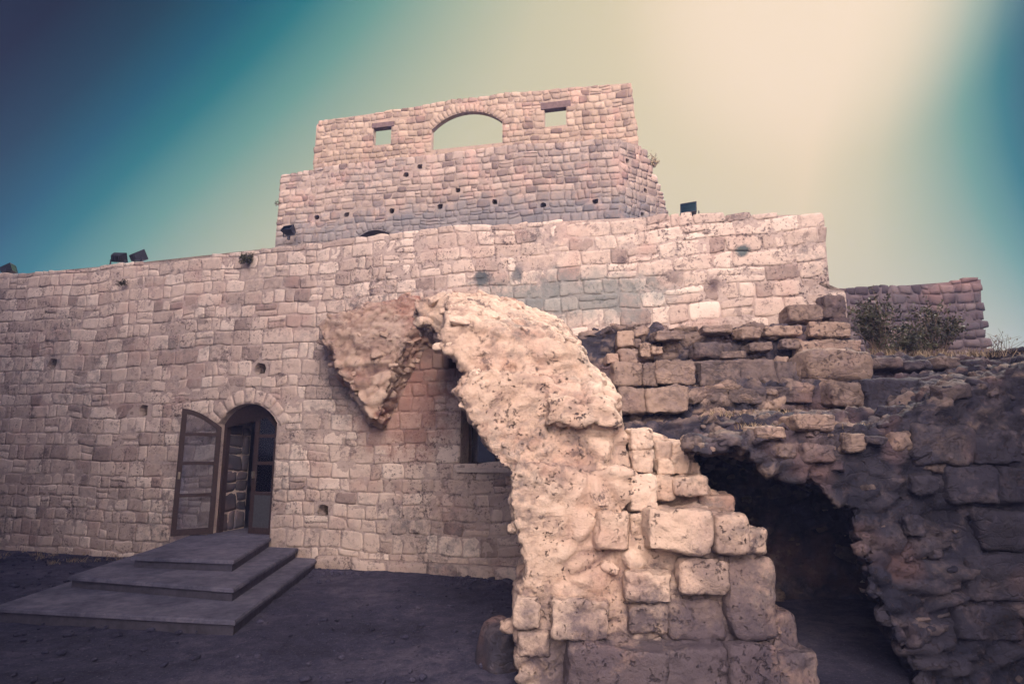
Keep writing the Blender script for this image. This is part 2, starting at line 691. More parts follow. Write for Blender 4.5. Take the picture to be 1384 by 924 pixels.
def stone_mat(name, dark, mid, light, lichen=(0.10, 0.115, 0.13), lich=0.5, pits=0.62, bump=0.5, scale=1.0, rust=0.0, pitcol=(0.075, 0.06, 0.07), stain_shade=None, crust=0.5, crustcol=(0.50, 0.41, 0.36), clump=0.35, crack=0.0):
    m, g, bs, P = new_mat(name)
    STONES.add(m.name)
    at_ = g.node('ShaderNodeAttribute', attribute_name='tint')
    n1 = g.noise(P, 3.0 * scale, 5, 0.6)
    n2 = g.noise(P, 14 * scale, 5, 0.7)
    f = g.math('ADD', g.math('MULTIPLY', at_.outputs['Fac'], 0.62), g.math('MULTIPLY', g.math('ADD', n1, n2), 0.22), clamp=True)
    col = g.ramp(f, [(0.18, dark), (0.50, mid), (0.82, light)])
    # pinkish and ochre drift from stone to stone
    hue = g.noise(P, 1.7, 2, 0.5)
    col = g.mix(g.rng(hue, 0.52, 0.75, 0, 0.35), col, (0.46, 0.27, 0.23, 1))
    if rust:
        r_ = g.noise(P, 1.15, 4, 0.65)
        col = g.mix(g.rng(r_, 0.50, 0.72, 0, rust), col, (0.34, 0.155, 0.12, 1))
    # pale mortar smears and crusts
    cr = g.math('MULTIPLY', g.rng(g.noise(P, 2.1, 5, 0.7, 0.4), 0.52, 0.60, 0, 1), g.rng(g.noise(P, 17.0, 4, 0.7), 0.40, 0.60, 0.3, 1.0))
    col = g.mix(g.math('MULTIPLY', cr, crust), col, (*crustcol, 1))
    # lichen and soot patches with ragged edges
    l1 = g.noise(P, 0.75, 3, 0.55)
    l2 = g.noise(P, 9.0, 6, 0.75)
    lf = g.math('MULTIPLY', g.rng(l1, 0.42, 0.66, 0, 1), g.rng(l2, 0.44, 0.60, 0, 1))
    col = g.mix(g.math('MULTIPLY', lf, lich), col, (*lichen, 1))
    # dark weathering spots with ragged edges
    s1 = g.noise(P, 5.2 * scale, 6, 0.72, 0.6)
    smask = g.rng(g.noise(P, 1.6, 4, 0.65), 0.50, 0.60, 0.05, 1.0)
    col = g.mix(g.math('MULTIPLY', smask, g.rng(s1, 0.58, 0.66, 0, 0.75)), col, (*pitcol, 1))
    s3 = g.noise(P, 2.3, 8, 0.74, 0.3)
    col = g.mix(g.rng(s3, 0.59, 0.625, 0, clump), col, (*pitcol, 1))
    # fine pits: dark dirt in the weathered holes
    p1 = g.noise(P, 26 * scale, 4, 0.68, 0.4)
    p2 = g.noise(P, 5.0, 3, 0.6)
    pmask = g.rng(g.noise(P, 0.9, 4, 0.65), 0.36, 0.62, 0.15, 1.0)
    pf = g.rng(g.math('ADD', p1, g.math('MULTIPLY', p2, 0.45)), pits + 0.22, pits + 0.30, 0, 1)
    pf = g.math('MULTIPLY', pf, pmask)
    col = g.mix(g.math('MULTIPLY', pf, 0.78), col, (*pitcol, 1))
    if stain_shade:
        for (c, rad, sc, amt, scol) in stain_shade:
            v = g.node('ShaderNodeVectorMath', operation='SUBTRACT')
            g.put(v.inputs[0], P)
            v.inputs[1].default_value = tuple(float(q) for q in c)
            v2 = g.node('ShaderNodeVectorMath', operation='MULTIPLY')
            g.put(v2.inputs[0], v.outputs[0])
            v2.inputs[1].default_value = tuple(1.0 / q for q in sc)
            ln = g.node('ShaderNodeVectorMath', operation='LENGTH')
            g.put(ln.inputs[0], v2.outputs[0])
            nn = g.noise(P, 3.5, 6, 0.7)
            ff = g.math('ADD', ln.outputs['Value'], g.math('MULTIPLY', g.math('SUBTRACT', nn, 0.5), 2.2))
            col = g.mix(g.rng(ff, rad * 0.55, rad * 1.15, amt, 0), col, (*scol, 1))
    if crack:
        # broken stones bedded in mortar: uneven cells with dirt in the gaps
        nv = g.node('ShaderNodeTexNoise')
        g.put(nv.inputs['Vector'], P)
        nv.inputs['Scale'].default_value = 4.0
        nv.inputs['Detail'].default_value = 3
        ad = g.node('ShaderNodeVectorMath', operation='MULTIPLY_ADD')
        g.put(ad.inputs[0], nv.outputs['Color'])
        ad.inputs[1].default_value = (0.16, 0.16, 0.16)
        g.put(ad.inputs[2], P)
        sc_ = g.node('ShaderNodeVectorMath', operation='MULTIPLY')
        g.put(sc_.inputs[0], ad.outputs[0])
        sc_.inputs[1].default_value = (1.0, 1.0, 1.7)
        vo = g.node('ShaderNodeTexVoronoi', feature='DISTANCE_TO_EDGE')
        g.put(vo.inputs['Vector'], sc_.outputs[0])
        vo.inputs['Scale'].default_value = 7.5
        vc = g.node('ShaderNodeTexVoronoi', feature='F1')
        g.put(vc.inputs['Vector'], sc_.outputs[0])
        vc.inputs['Scale'].default_value = 7.5
        zone = g.rng(g.noise(P, 1.4, 3, 0.6), 0.44, 0.56, 0.0, 1.0)
        edge = g.math('MULTIPLY', g.rng(vo.outputs['Distance'], 0.0, 0.09, 1.0, 0.0), zone)
        cellv = g.rng(g.dot(vc.outputs['Color'], (0.5, 0.5, 0.0)), 0.2, 0.8, 0.80, 1.12)
        mul = g.node('ShaderNodeVectorMath', operation='SCALE')
        g.put(mul.inputs[0], col)
        g.put(mul.inputs['Scale'], cellv)
        col = g.mix(zone, col, mul.outputs[0])
        col = g.mix(g.math('MULTIPLY', edge, crack), col, (*[q * 0.9 + 0.02 for q in dark], 1))
    g.put(bs.inputs['Base Color'], col)
    bs.inputs['Roughness'].default_value = 0.92
    h1 = g.noise(P, 34 * scale, 6, 0.75)
    hh = g.math('ADD', g.math('MULTIPLY', h1, 0.5), g.math('MULTIPLY', pf, -0.7))
    hh = g.math('ADD', hh, g.math('MULTIPLY', n2, 0.9))
    if crack:
        hh = g.math('ADD', hh, g.math('MULTIPLY', edge, -0.30))
    b = g.node('ShaderNodeBump')
    b.inputs['Strength'].default_value = bump
    b.inputs['Distance'].default_value = 0.022
    g.put(b.inputs['Height'], hh)
    g.l.new(b.outputs[0], bs.inputs['Normal'])
    return m


def plain(name, col, rough=0.6, metal=0.0, nscale=20, var=0.25, bump=0.15):
    m, g, bs, P = new_mat(name)
    n = g.noise(P, nscale, 5, 0.65)
    c2 = tuple(c * (1 - var) for c in col)
    g.put(bs.inputs['Base Color'], g.ramp(n, [(0.35, c2), (0.65, tuple(col))]))
    bs.inputs['Roughness'].default_value = rough
    bs.inputs['Metallic'].default_value = metal
    b = g.node('ShaderNodeBump')
    b.inputs['Strength'].default_value = bump
    b.inputs['Distance'].default_value = 0.01
    g.put(b.inputs['Height'], n)
    g.l.new(b.outputs[0], bs.inputs['Normal'])
    return m


FAC = Frame(at(700, 772, 9.12) * H([1, 1, 0]), (3.6, -1, 0))
c_st = FAC.P(*FAC.px(592, 482))
c_li = FAC.P(*FAC.px(770, 400))
FAC_ST = [(c_st, 1.0, (0.75, 0.9, 0.60), 0.75, (0.16, 0.085, 0.07)), (FAC.P(*FAC.px(545, 560)), 1.0, (0.9, 0.9, 0.7), 0.6, (0.34, 0.18, 0.15)),
          (FAC.P(*FAC.px(652, 375)), 1.0, (0.14, 0.14, 0.14), 0.9, (0.06, 0.085, 0.10)), (FAC.P(*FAC.px(699, 372)), 1.0, (0.12, 0.14, 0.14), 0.8, (0.07, 0.09, 0.11)),
          (FAC.P(*FAC.px(965, 383)), 1.0, (0.17, 0.14, 0.12), 0.85, (0.09, 0.065, 0.075)), (FAC.P(*FAC.px(1003, 338)), 1.0, (0.10, 0.10, 0.10), 0.9, (0.06, 0.10, 0.11)),
          (c_li, 1.0, (1.7, 1.0, 0.40), 0.65, (0.16, 0.21, 0.215))]
M_fac = stone_mat('facade_limestone', (0.27, 0.21, 0.19), (0.585, 0.475, 0.405), (0.75, 0.64, 0.55), lich=0.55, pits=0.56, clump=0.5, stain_shade=FAC_ST)
M_mortar = stone_mat('old_mortar', (0.22, 0.17, 0.16), (0.45, 0.365, 0.325), (0.63, 0.53, 0.47), lich=0.6, pits=0.57, bump=0.8, stain_shade=FAC_ST)
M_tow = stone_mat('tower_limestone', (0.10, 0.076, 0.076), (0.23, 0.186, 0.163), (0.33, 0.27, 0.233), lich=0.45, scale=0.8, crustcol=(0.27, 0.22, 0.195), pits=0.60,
                  stain_shade=[(at(620, 305, 15.0), 1.0, (7.0, 3.0, 0.75), 0.55, (0.10, 0.12, 0.145))])
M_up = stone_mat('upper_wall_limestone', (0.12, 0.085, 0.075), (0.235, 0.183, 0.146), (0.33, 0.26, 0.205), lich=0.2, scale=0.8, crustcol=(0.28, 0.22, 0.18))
M_darkwall = stone_mat('dark_fieldstone', (0.05, 0.042, 0.055), (0.10, 0.08, 0.095), (0.19, 0.155, 0.16), lich=0.5, crust=0.2, crustcol=(0.2, 0.16, 0.16))  # one dark tone range for the whole side wall
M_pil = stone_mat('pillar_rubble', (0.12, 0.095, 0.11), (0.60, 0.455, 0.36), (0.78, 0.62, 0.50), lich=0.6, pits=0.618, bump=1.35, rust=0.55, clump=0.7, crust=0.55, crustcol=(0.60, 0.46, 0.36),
                  stain_shade=[((1.15, 4.9, 0.05), 1.0, (1.5, 1.5, 0.75), 0.86, (0.085, 0.075, 0.10)), ((1.55, 4.95, 0.7), 1.0, (0.42, 0.6, 0.75), 0.6, (0.11, 0.09, 0.11))])  # dark blobs round the pillar foot put shade into the colour
M_vault = stone_mat('vault_rubble', (0.20, 0.13, 0.12), (0.42, 0.31, 0.25), (0.58, 0.45, 0.36), lich=0.40, pits=0.62, bump=1.0, rust=0.95)
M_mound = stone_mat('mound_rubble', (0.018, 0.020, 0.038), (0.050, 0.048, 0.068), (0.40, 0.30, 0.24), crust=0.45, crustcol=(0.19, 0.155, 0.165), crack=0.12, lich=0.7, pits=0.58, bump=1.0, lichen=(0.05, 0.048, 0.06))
def step_mat():
    m, g, bs, P = new_mat('step_concrete')
    n1, n2, n3 = g.noise(P, 1.6, 5, 0.65), g.noise(P, 9, 5, 0.7), g.noise(P, 55, 3, 0.7)
    f = g.math('ADD', g.math('MULTIPLY', n1, 0.55), g.math('MULTIPLY', n2, 0.45))
    col = g.ramp(f, [(0.36, (0.06, 0.063, 0.095)), (0.50, (0.12, 0.12, 0.17)), (0.64, (0.20, 0.19, 0.24))])
    col = g.mix(g.rng(n3, 0.60, 0.68, 0, 0.5), col, (0.05, 0.05, 0.07, 1))
    g.put(bs.inputs['Base Color'], col)
    bs.inputs['Roughness'].default_value = 0.9
    b = g.node('ShaderNodeBump')
    b.inputs['Strength'].default_value = 0.6
    b.inputs['Distance'].default_value = 0.01
    g.put(b.inputs['Height'], g.math('ADD', n2, n3))
    g.l.new(b.outputs[0], bs.inputs['Normal'])
    return m


M_step = step_mat()
M_riser = plain('step_riser', (0.075, 0.072, 0.10), 0.9, 0, 8, 0.4, 0.4)  # darker than the treads: shade put into the riser colour
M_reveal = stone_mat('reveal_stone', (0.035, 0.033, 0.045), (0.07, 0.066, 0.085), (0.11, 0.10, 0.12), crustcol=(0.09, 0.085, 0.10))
M_wood = plain('door_wood', (0.055, 0.036, 0.036), 0.55, 0, 30, 0.4)
M_wood2 = plain('door_panel_paint', (0.07, 0.075, 0.085), 0.5, 0, 30, 0.3)
M_metal = plain('floodlight_housing', (0.05, 0.055, 0.075), 0.45, 0.4, 30, 0.3)
M_brass = plain('handle_metal', (0.5, 0.45, 0.35), 0.3, 0.9, 30, 0.2)
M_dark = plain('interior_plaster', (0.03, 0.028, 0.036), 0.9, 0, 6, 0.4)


def glass_mat(name, refl=0.5, tint=(0.86, 0.88, 0.92), glc=(1, 1, 1)):
    m = bpy.data.materials.new(name)
    m.use_nodes = True
    g = G(m.node_tree)
    g.n.clear()
    out = g.node('ShaderNodeOutputMaterial')
    t = g.node('ShaderNodeBsdfTransparent')
    t.inputs[0].default_value = (*tint, 1)
    gl = g.node('ShaderNodeBsdfGlossy')
    gl.inputs['Roughness'].default_value = 0.06
    gl.inputs[0].default_value = (*glc, 1)
    fr = g.node('ShaderNodeFresnel')
    fr.inputs[0].default_value = 1.5
    mx = g.node('ShaderNodeMixShader')
    g.put(mx.inputs[0], g.math('MULTIPLY_ADD', fr.outputs[0], 1.0, refl, clamp=True))
    g.l.new(t.outputs[0], mx.inputs[1])
    g.l.new(gl.outputs[0], mx.inputs[2])
    g.l.new(mx.outputs[0], out.inputs[0])
    return m


M_glass = glass_mat('pane_glass', 0.03)
M_lampglass = glass_mat('lamp_glass', 0.12, (0.3, 0.5, 0.5), (0.35, 0.55, 0.55))


def ground_mat():
    m, g, bs, P = new_mat('packed_earth')
    n1 = g.noise(P, 0.7, 5, 0.6)
    n2 = g.noise(P, 6.0, 6, 0.7)
    n3 = g.noise(P, 40.0, 4, 0.7)
    n0 = g.noise(P, 0.35, 4, 0.6, 0.5)
    f = g.math('ADD', g.math('MULTIPLY', g.math('ADD', n1, n0), 0.34), g.math('MULTIPLY', n2, 0.32))
    col = g.ramp(f, [(0.40, (0.018, 0.019, 0.038)), (0.50, (0.044, 0.044, 0.080)), (0.62, (0.12, 0.112, 0.155))])
    col = g.mix(g.rng(n3, 0.58, 0.68, 0, 0.6), col, (0.17, 0.16, 0.19, 1))
    n4 = g.noise(P, 22.0, 3, 0.7)
    col = g.mix(g.rng(n4, 0.56, 0.66, 0, 0.6), col, (0.018, 0.018, 0.03, 1))
    g.put(bs.inputs['Base Color'], col)
    bs.inputs['Roughness'].default_value = 0.95
    hh = g.math('ADD', g.math('MULTIPLY', n3, 0.5), n2)
    b = g.node('ShaderNodeBump')
    b.inputs['Strength'].default_value = 0.8
    b.inputs['Distance'].default_value = 0.03
    g.put(b.inputs['Height'], hh)
    g.l.new(b.outputs[0], bs.inputs['Normal'])
    return m


M_ground = ground_mat()

# ------------------------------------------------------------------ ground
def ground():
    def axis(a, b, fine0, fine1, st):
        v = list(np.arange(fine0, fine1, st))
        lo = [fine0 - 0.5 * 1.6 ** k for k in range(1, 17)][::-1]
        hi_ = [fine1 + 0.5 * 1.6 ** k for k in range(0, 16)]
        return H([x for x in lo if x > a] + v + [x for x in hi_ if x < b])
    xs, ys = axis(-900, 900, -13, 7, 0.09), axis(-900, 900, 1, 14, 0.09)
    X, Y = np.meshgrid(xs, ys)
    p = np.stack([X.ravel(), Y.ravel(), np.zeros(X.size)], 1)
    p[:, 2] = 0.035 * fbm(p, 0.6, 3, 8) + 0.018 * fbm(p, 3.5, 3, 9) + 0.008 * fbm(p, 12, 2, 10)
    me = bpy.data.meshes.new('ground')
    me.from_pydata(p.tolist(), [], gridfaces(len(xs), len(ys)))
    return tag(finish(me, 'ground', M_ground), kind='structure')


ground()

# ------------------------------------------------------------------ facade wall
fpx = FAC.px
top_px = [(-330, 396), (0, 371), (90, 364), (150, 357), (250, 350), (372, 333), (450, 324), (530, 316), (640, 304), (750, 297), (850, 292), (905, 290), (1000, 289), (1112, 287)]
top_uz = [fpx(*p) for p in top_px]
TU, TZ = H([p[0] for p in top_uz]), H([p[1] for p in top_uz])
uL, uR = float(TU[0]), float(TU[-1])
uR2 = fpx(1145, 430)[0]
zR2 = fpx(1130, 391)[1]


def fac_top(u):
    return float(np.interp(u, TU, TZ)) if u <= uR else zR2


def arch_outline(uc, half, zb, zs, rise, n=14):
    """segmental-arched opening outline"""
    pts = [(uc - half, zb), (uc + half, zb)]
    r = (half * half + rise * rise) / (2 * rise)
    for i in range(n + 1):
        x = half - 2 * half * i / n
        pts.append((uc + x, zs + rise - r + math.sqrt(r * r - x * x)))
    return pts


dl, dr = fpx(284, 700)[0], fpx(366, 700)[0]
d_c, d_h = (dl + dr) / 2, (dr - dl) / 2
DZ0 = 0.42
d_sp = fpx(330, 572)[1]
d_ap = fpx(333, 545)[1]
door = dict(c=d_c, h=d_h, z0=DZ0, zs=d_sp, rise=d_ap - d_sp)
w_l, w_b = fpx(622, 632)
w_r = fpx(712, 632)[0]
w_t = fpx(640, 545)[1]
s_l, s_b = fpx(607, 498)
s_r, s_t = fpx(655, 468)[0], fpx(640, 470)[1]
holes_px = [(360, 496, 7, 8), (200, 561, 12, 10), (443, 685, 6, 7), (74, 492, 8, 6), ]
fholes = [fpx(x, y) for x, y, w, h in holes_px]
fgone = []
RING = 0.24


def fac_block(zm, z0, z1):
    o = []
    if zm < door['zs'] - 0.02 and zm > DZ0 - 0.3:
        o.append((dl, dr))
    elif door['zs'] - 0.02 <= zm < d_ap + RING:
        r = (door['h'] ** 2 + door['rise'] ** 2) / (2 * door['rise']) + RING
        zc = d_ap - (r - RING)
        k = r * r - (zm - zc) ** 2
        if k > 0:
            x = min(math.sqrt(k), door['h'] + RING * 0.6)
            o.append((d_c - x, d_c + x))
    if w_b < zm < w_t:
        o.append((w_l, w_r))
    if s_b < zm < s_t:
        o.append((s_l, s_r))
    return o


def misser(pts, gone, cap):
    """leave out the one stone that covers each point and note the gap it leaves"""
    left_ = list(pts)

    def f(uc, zc, w, h):
        for q in left_:
            if abs(q[0] - uc) <= w / 2 and abs(q[1] - zc) <= h / 2:
                left_.remove(q)
                gone.append((uc, zc, min(w, cap) / 2, min(h, cap) / 2))
                return True
        return False
    return f


def gap_prism(fr, a, b, w, h, depth, rg):
    pts = []
    for k in range(9):
        t = 2 * math.pi * k / 9
        c, s_ = math.cos(t), math.sin(t)
        m = max(abs(c), abs(s_)) ** 0.75
        r = rg.uniform(0.72, 1.0) / m
        pts.append((a + w * c * r, b + h * s_ * r))
    return prism(pts, lambda a_, b_, o: tuple(fr.P(a_, b_, o)), -depth, 0.3)


facade = thing('castle_wall', 'long pale limestone front wall with an arched glazed doorway and square window', 'wall', FAC.P(0, 0))
acc = Acc()
masonry(acc, FAC, uL, uR, -0.15, fac_top, (0.19, 0.285), (0.17, 0.42), prot=0.007, gap=0.009, res=0.030, block=fac_block, skip=misser(fholes, fgone, 0.24), seed=11,
        right=lambda z: uR if z > zR2 else uR2, bigp=0.1, ragged=0.02, rough=0.020, big_from=fpx(760, 350)[0])


def voussoirs(acc, fr, uc, zc, r0, r1, a0, a1, n, seed, **kw):
    rg = random.Random(seed)
    for i in range(n):
        p, q = a0 + (a1 - a0) * i / n, a0 + (a1 - a0) * (i + 1) / n
        rr = r1 * 1.0 + rg.uniform(-0.02, 0.03)

        def mp(S, T, p=p, q=q, rr=rr):
            gp = 0.01
            th = (p + q) / 2 + S * ((q - p) / 2 - gp / (r0 + r1) * 2 * np.sign(q - p))
            rad = (r0 + rr) / 2 + T * ((rr - r0) / 2)
            return uc + rad * np.cos(th), zc + rad * np.sin(th)
        stone(acc, fr, mp, abs(q - p) * (r0 + r1) / 2, rr - r0, kw.get('prot', 0.02), kw.get('res', 0.04), rg.random(), rg.uniform(0.35, 0.8), 0.014)


rr = (d_h ** 2 + door['rise'] ** 2) / (2 * door['rise'])
hang = math.asin(min(1, d_h / rr))
voussoirs(acc, FAC, d_c, d_ap - rr, rr + 0.012, rr + RING, math.pi / 2 + hang * 1.12, math.pi / 2 - hang * 1.12, 9, 3)
acc.build('stonework', M_fac, facade)

bpts = [(uL, -0.3)] + [(a, b - 0.03) for a, b in zip(TU, TZ)] + [(uR, zR2), (uR2, zR2 - 0.03), (uR2, -0.3)]
cut = [prism(arch_outline(d_c, d_h, DZ0 - 0.02, door['zs'], door['rise']), lambda a, b, o: tuple(FAC.P(a, b, o)), -1.5, 0.4),
       prism([(w_l, w_b), (w_r, w_b), (w_r, w_t), (w_l, w_t)], lambda a, b, o: tuple(FAC.P(a, b, o)), -1.5, 0.4),
       prism([(s_l, s_b), (s_r, s_b), (s_r, s_t), (s_l, s_t)], lambda a, b, o: tuple(FAC.P(a, b, o)), -1.5, 0.4)]
rh = random.Random(4)
for (a, b, w, h) in fgone:
    cut.append(gap_prism(FAC, a, b, w, h, 0.45, rh))
core_bm = prism(bpts, lambda a, b, o: tuple(FAC.P(a, b, o)), -0.85, 0.0)
me = carve(core_bm, cut)
finish(me, 'mortar_core', M_mortar, facade, False)
# plinth course that steps out at the foot of the wall
pa = Acc()
masonry(pa, Frame(FAC.P(0, 0, 0.10), FAC.U), dr + 0.9, fpx(712, 770)[0], -0.06, lambda u: 0.20, (0.2, 0.26), (0.4, 0.7), prot=0.03, res=0.05, seed=5)
pa.build('plinth', M_fac, facade)
bm_obj('plinth_core', prism([(dr + 0.9, -0.2), (fpx(720, 770)[0], -0.2), (fpx(720, 770)[0], 0.17), (dr + 0.9, 0.17)], lambda a, b, o: tuple(FAC.P(a, b, o)), -0.02, 0.10), M_mortar, facade)

# the room behind: floor, back wall and roof terrace
def fbox(u0, u1, z0, z1, o0, o1):
    return prism([(u0, z0), (u1, z0), (u1, z1), (u0, z1)], lambda a, b, o: tuple(FAC.P(a, b, o)), o0, o1)


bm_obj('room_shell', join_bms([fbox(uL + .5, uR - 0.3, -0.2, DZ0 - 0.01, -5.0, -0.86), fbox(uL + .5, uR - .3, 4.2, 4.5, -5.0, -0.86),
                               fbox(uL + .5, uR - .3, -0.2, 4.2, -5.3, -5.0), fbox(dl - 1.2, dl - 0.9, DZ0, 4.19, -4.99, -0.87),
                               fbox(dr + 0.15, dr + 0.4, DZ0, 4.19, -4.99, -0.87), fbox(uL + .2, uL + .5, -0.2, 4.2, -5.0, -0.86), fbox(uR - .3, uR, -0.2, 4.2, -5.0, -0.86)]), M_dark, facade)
# passage wall seen through the door
acc = Acc()
pw = Frame(FAC.P(dl + 0.10, 0, -0.86), (-FAC.N + FAC.U * 0.22))
masonry(acc, pw, 0.0, 2.2, DZ0, lambda u: 3.0, (0.3, 0.36), (0.35, 0.6), res=0.06, seed=8)
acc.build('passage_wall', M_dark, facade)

acc = Acc()
masonry(acc, Frame(FAC.P(dl + .001, 0, -0.27), -FAC.N), 0.0, 0.57, DZ0, lambda u: door['zs'] - 0.03, (0.28, 0.36), (0.25, 0.4), prot=0.012, res=0.05, seed=9)
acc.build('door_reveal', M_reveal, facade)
# window frame, sill and bars
def bar(p, q, w, d, fr, o):
    return None


wf = join_bms([fbox(w_l, w_l + 0.05, w_b + .03, w_t, -0.42, -0.36), fbox(w_l + 0.05, w_r, w_b + .03, w_b + 0.08, -0.42, -0.36), fbox(w_l + 0.05, w_r, w_t - .05, w_t, -0.42, -0.36),
               fbox(w_l + .42, w_l + .46, w_b + .08, w_t - .05, -0.415, -0.365)])
wfo = bm_obj('window_frame', wf, M_wood, facade)
bm_obj('pane', fbox(w_l + .05, w_r, w_b + .08, w_t - .05, -0.395, -0.389), M_glass, wfo)
bm_obj('window_sill', fbox(w_l - 0.03, w_r, w_b - 0.06, w_b + 0.004, -0.4, 0.09), plain('sill_stone', (0.70, 0.60, 0.52), 0.8, 0, 12), facade)

# door: frame, two leaves
from mathutils import Matrix
fr_bms = [fbox(dl + .004, dl + 0.055, DZ0, door['zs'], -0.26, -0.16), fbox(dr - 0.055, dr - .004, DZ0, door['zs'], -0.26, -0.16)]
ao = arch_outline(d_c, d_h - .004, DZ0, door['zs'], door['rise'] - .004)[2:]
ai = [(d_c + (a - d_c) * 0.90, b - 0.06) for a, b in ao]
fr_bms.append(prism(ao + ai[::-1], lambda a, b, o: tuple(FAC.P(a, b, o)), -0.26, -0.16))
bm_obj('door_frame', join_bms(fr_bms), M_wood, facade)


def leaf(hu, ho, ang_, L, side, h_hinge, h_free, glaz0, bars):
    """a glazed leaf hinged at wall coordinate hu; ang_ = swing, local x from hinge to free edge"""
    O = FAC.P(hu, 0, ho)
    ax = FAC.U * math.cos(ang_) * side + FAC.N * math.sin(ang_)
    nn = np.cross(ax, (0, 0, 1))
    z0 = DZ0 + 0.02

    def pl(a, b, o):
        return tuple(O + ax * a + H([0, 0, b]) + nn * o)

    def bx(a0, a1, b0, b1, o=0.022):
        return prism([(a0, b0), (a1, b0), (a1, b1), (a0, b1)], pl, -o, o)

    def tp(a):
        return h_hinge + (h_free - h_hinge) * math.sin(a / L * math.pi / 2)
    s = 0.075
    bms = [prism([(0, z0), (s, z0), (s, tp(s)), (0, tp(0))], pl, -.022, .022),
           prism([(L - s, z0), (L, z0), (L, tp(L)), (L - s, tp(L - s))], pl, -.022, .022)]
    n = 5
    tops = [(s + (L - 2 * s) * i / n) for i in range(n + 1)]
    bms.append(prism([(a, tp(a)) for a in tops] + [(a, tp(a) - 0.08) for a in tops[::-1]], pl, -.021, .021))
    bms.append(bx(s, L - s, z0, z0 + 0.10, .021))
    for b in bars:
        bms.append(bx(s, L - s, b, b + 0.055, .020))
    lf = bm_obj('door_leaf', join_bms(bms), M_wood, facade)
    gp = prism([(s, glaz0), (L - s, glaz0)] + [(a, tp(a) - .08) for a in tops[::-1]], pl, -.003, .003)
    bm_obj('pane', gp, M_glass, lf)
    if glaz0 > z0 + .2:
        bm_obj('door_panel', bx(s, L - s, z0 + 0.10, glaz0, .014), M_wood2, lf)
    bm_obj('handle', join_bms([bx(L - .05, L - .02, 1.33, 1.36, .05), bx(L - .05, L - .02, 1.36, 1.44, .06)]), M_brass, lf)
    return lf


sp = door['zs'] - 0.06
ap = d_ap - 0.08
leaf(dl + 0.06, -0.02, R(52), 0.62, -1, sp, ap - .02, DZ0 + 0.12, [DZ0 + 0.62, DZ0 + 1.13, DZ0 + 1.60])
leaf(dr - 0.06, -0.15, R(-7), 0.50, -1, sp, ap, DZ0 + 0.66, [DZ0 + 0.64, DZ0 + 1.13, DZ0 + 1.58])

# ------------------------------------------------------------------ steps
steps = thing('entrance_steps', 'three wide low concrete steps in front of the arched doorway', 'steps', atz(316, 840, 0))
rng_ = random.Random(2)
lev = [(0.14, (-12, 820), (318, 838), (440, 748)), (0.28, (92, 778), (316, 795), (408, 738)), (0.42, (178, 752), (316, 757), (378, 720))]
for i, (z, l, c, r_) in enumerate(lev):
    a, b, d = atz(*l, z), atz(*c, z), atz(*r_, z)
    dirb = unit(d - b)
    # run both sides back into the wall
    def towall(p, dr_):
        t = (np.dot(FAC.O - p, FAC.N) + 0.0) / np.dot(dr_, FAC.N)
        return p + dr_ * (t)
    inset = 0.0
    d2 = towall(b, dirb) - FAC.N * -0.03
    e2 = towall(a, dirb) - FAC.N * -0.03
    if i == 2:
        d2, e2 = d2 - FAC.N * 0.9, e2 - FAC.N * 0.0
        d2 = FAC.P(dr, 0, -0.9) * H([1, 1, 0]) + H([0, 0, z])
    zb = z - 0.14 if i else -0.1
    poly = [a, b, d2 if i < 2 else towall(b, dirb) + FAC.N * .03, e2]
    bm = bmesh.new()
    A = [bm.verts.new((p[0], p[1], z)) for p in poly]
    B = [bm.verts.new((p[0], p[1], z - 0.045)) for p in poly]
    bm.faces.new(A)
    bm.faces.new(B[::-1])
    for k in range(4):
        bm.faces.new((A[k], B[k], B[(k + 1) % 4], A[(k + 1) % 4]))
    bmesh.ops.recalc_face_normals(bm, faces=bm.faces)
    bmesh.ops.bevel(bm, geom=[e for e in bm.edges if abs(e.verts[0].co.z - z) < 1e-5 and abs(e.verts[1].co.z - z) < 1e-5], offset=0.012, segments=3, affect='EDGES')
    bm_obj('tread', bm, M_step, steps)
    c0 = sum(poly) / 4
    rin = [p + unit((c0 - p) * H([1, 1, 0])) * 0.045 for p in poly]
    bm_obj('riser', prism([(k, 0) for k in range(4)], lambda k, b_, o: (rin[int(k)][0], rin[int(k)][1], (zb - (0 if i == 0 else .01)) if o == 0 else z - 0.042), 0, 1), M_riser, steps)
# threshold inside the door reveal
bm_obj('threshold', fbox(dl + .005, dr - .005, 0.2, DZ0 + 0.012, -1.2, 0.05), M_step, steps)

# ------------------------------------------------------------------ tower
TOW = Frame(at(640, 330, 15.0) * H([1, 1, 0]), (4.69, -1, 0))
tpx = TOW.px
UPF = Frame(TOW.P(0, 0, -0.55), TOW.U)
upx = UPF.px
tl = [tpx(367, 380), tpx(372, 332), tpx(379, 240)]
tt = [tpx(379, 244), tpx(384, 236), tpx(430, 227), tpx(560, 210), tpx(700, 196), tpx(838, 186)]
tu0, tuc = tl[0][0], tpx(838, 250)[0]
ttU, ttZ = [p[0] for p in tt], [p[1] for p in tt]
tholes_px = [(185, 490), (275, 485), (415, 472), (580, 458), (762, 440), (932, 437), (1095, 430), (505, 315), (488, 355), (297, 292), (640, 400)]
tholes = [tpx(350 + x / 2.386, 90 + y / 2.386) for x, y in tholes_px]
tgone, cgone = [], []
tower = thing('ruined_tower', 'ruined stone tower behind the front wall with a big open arch and two square windows', 'tower', TOW.P(0, 0))
acc = Acc()
zb_t = tpx(640, 345)[1]
aw_c, aw_z = tpx(506, 318)
aw_h = abs(tpx(532, 318)[0] - aw_c)


def tblock(zm, a, b):
    o = []
    if zm < aw_z + 0.22:
        o.append((aw_c - aw_h, aw_c + aw_h))
    return o


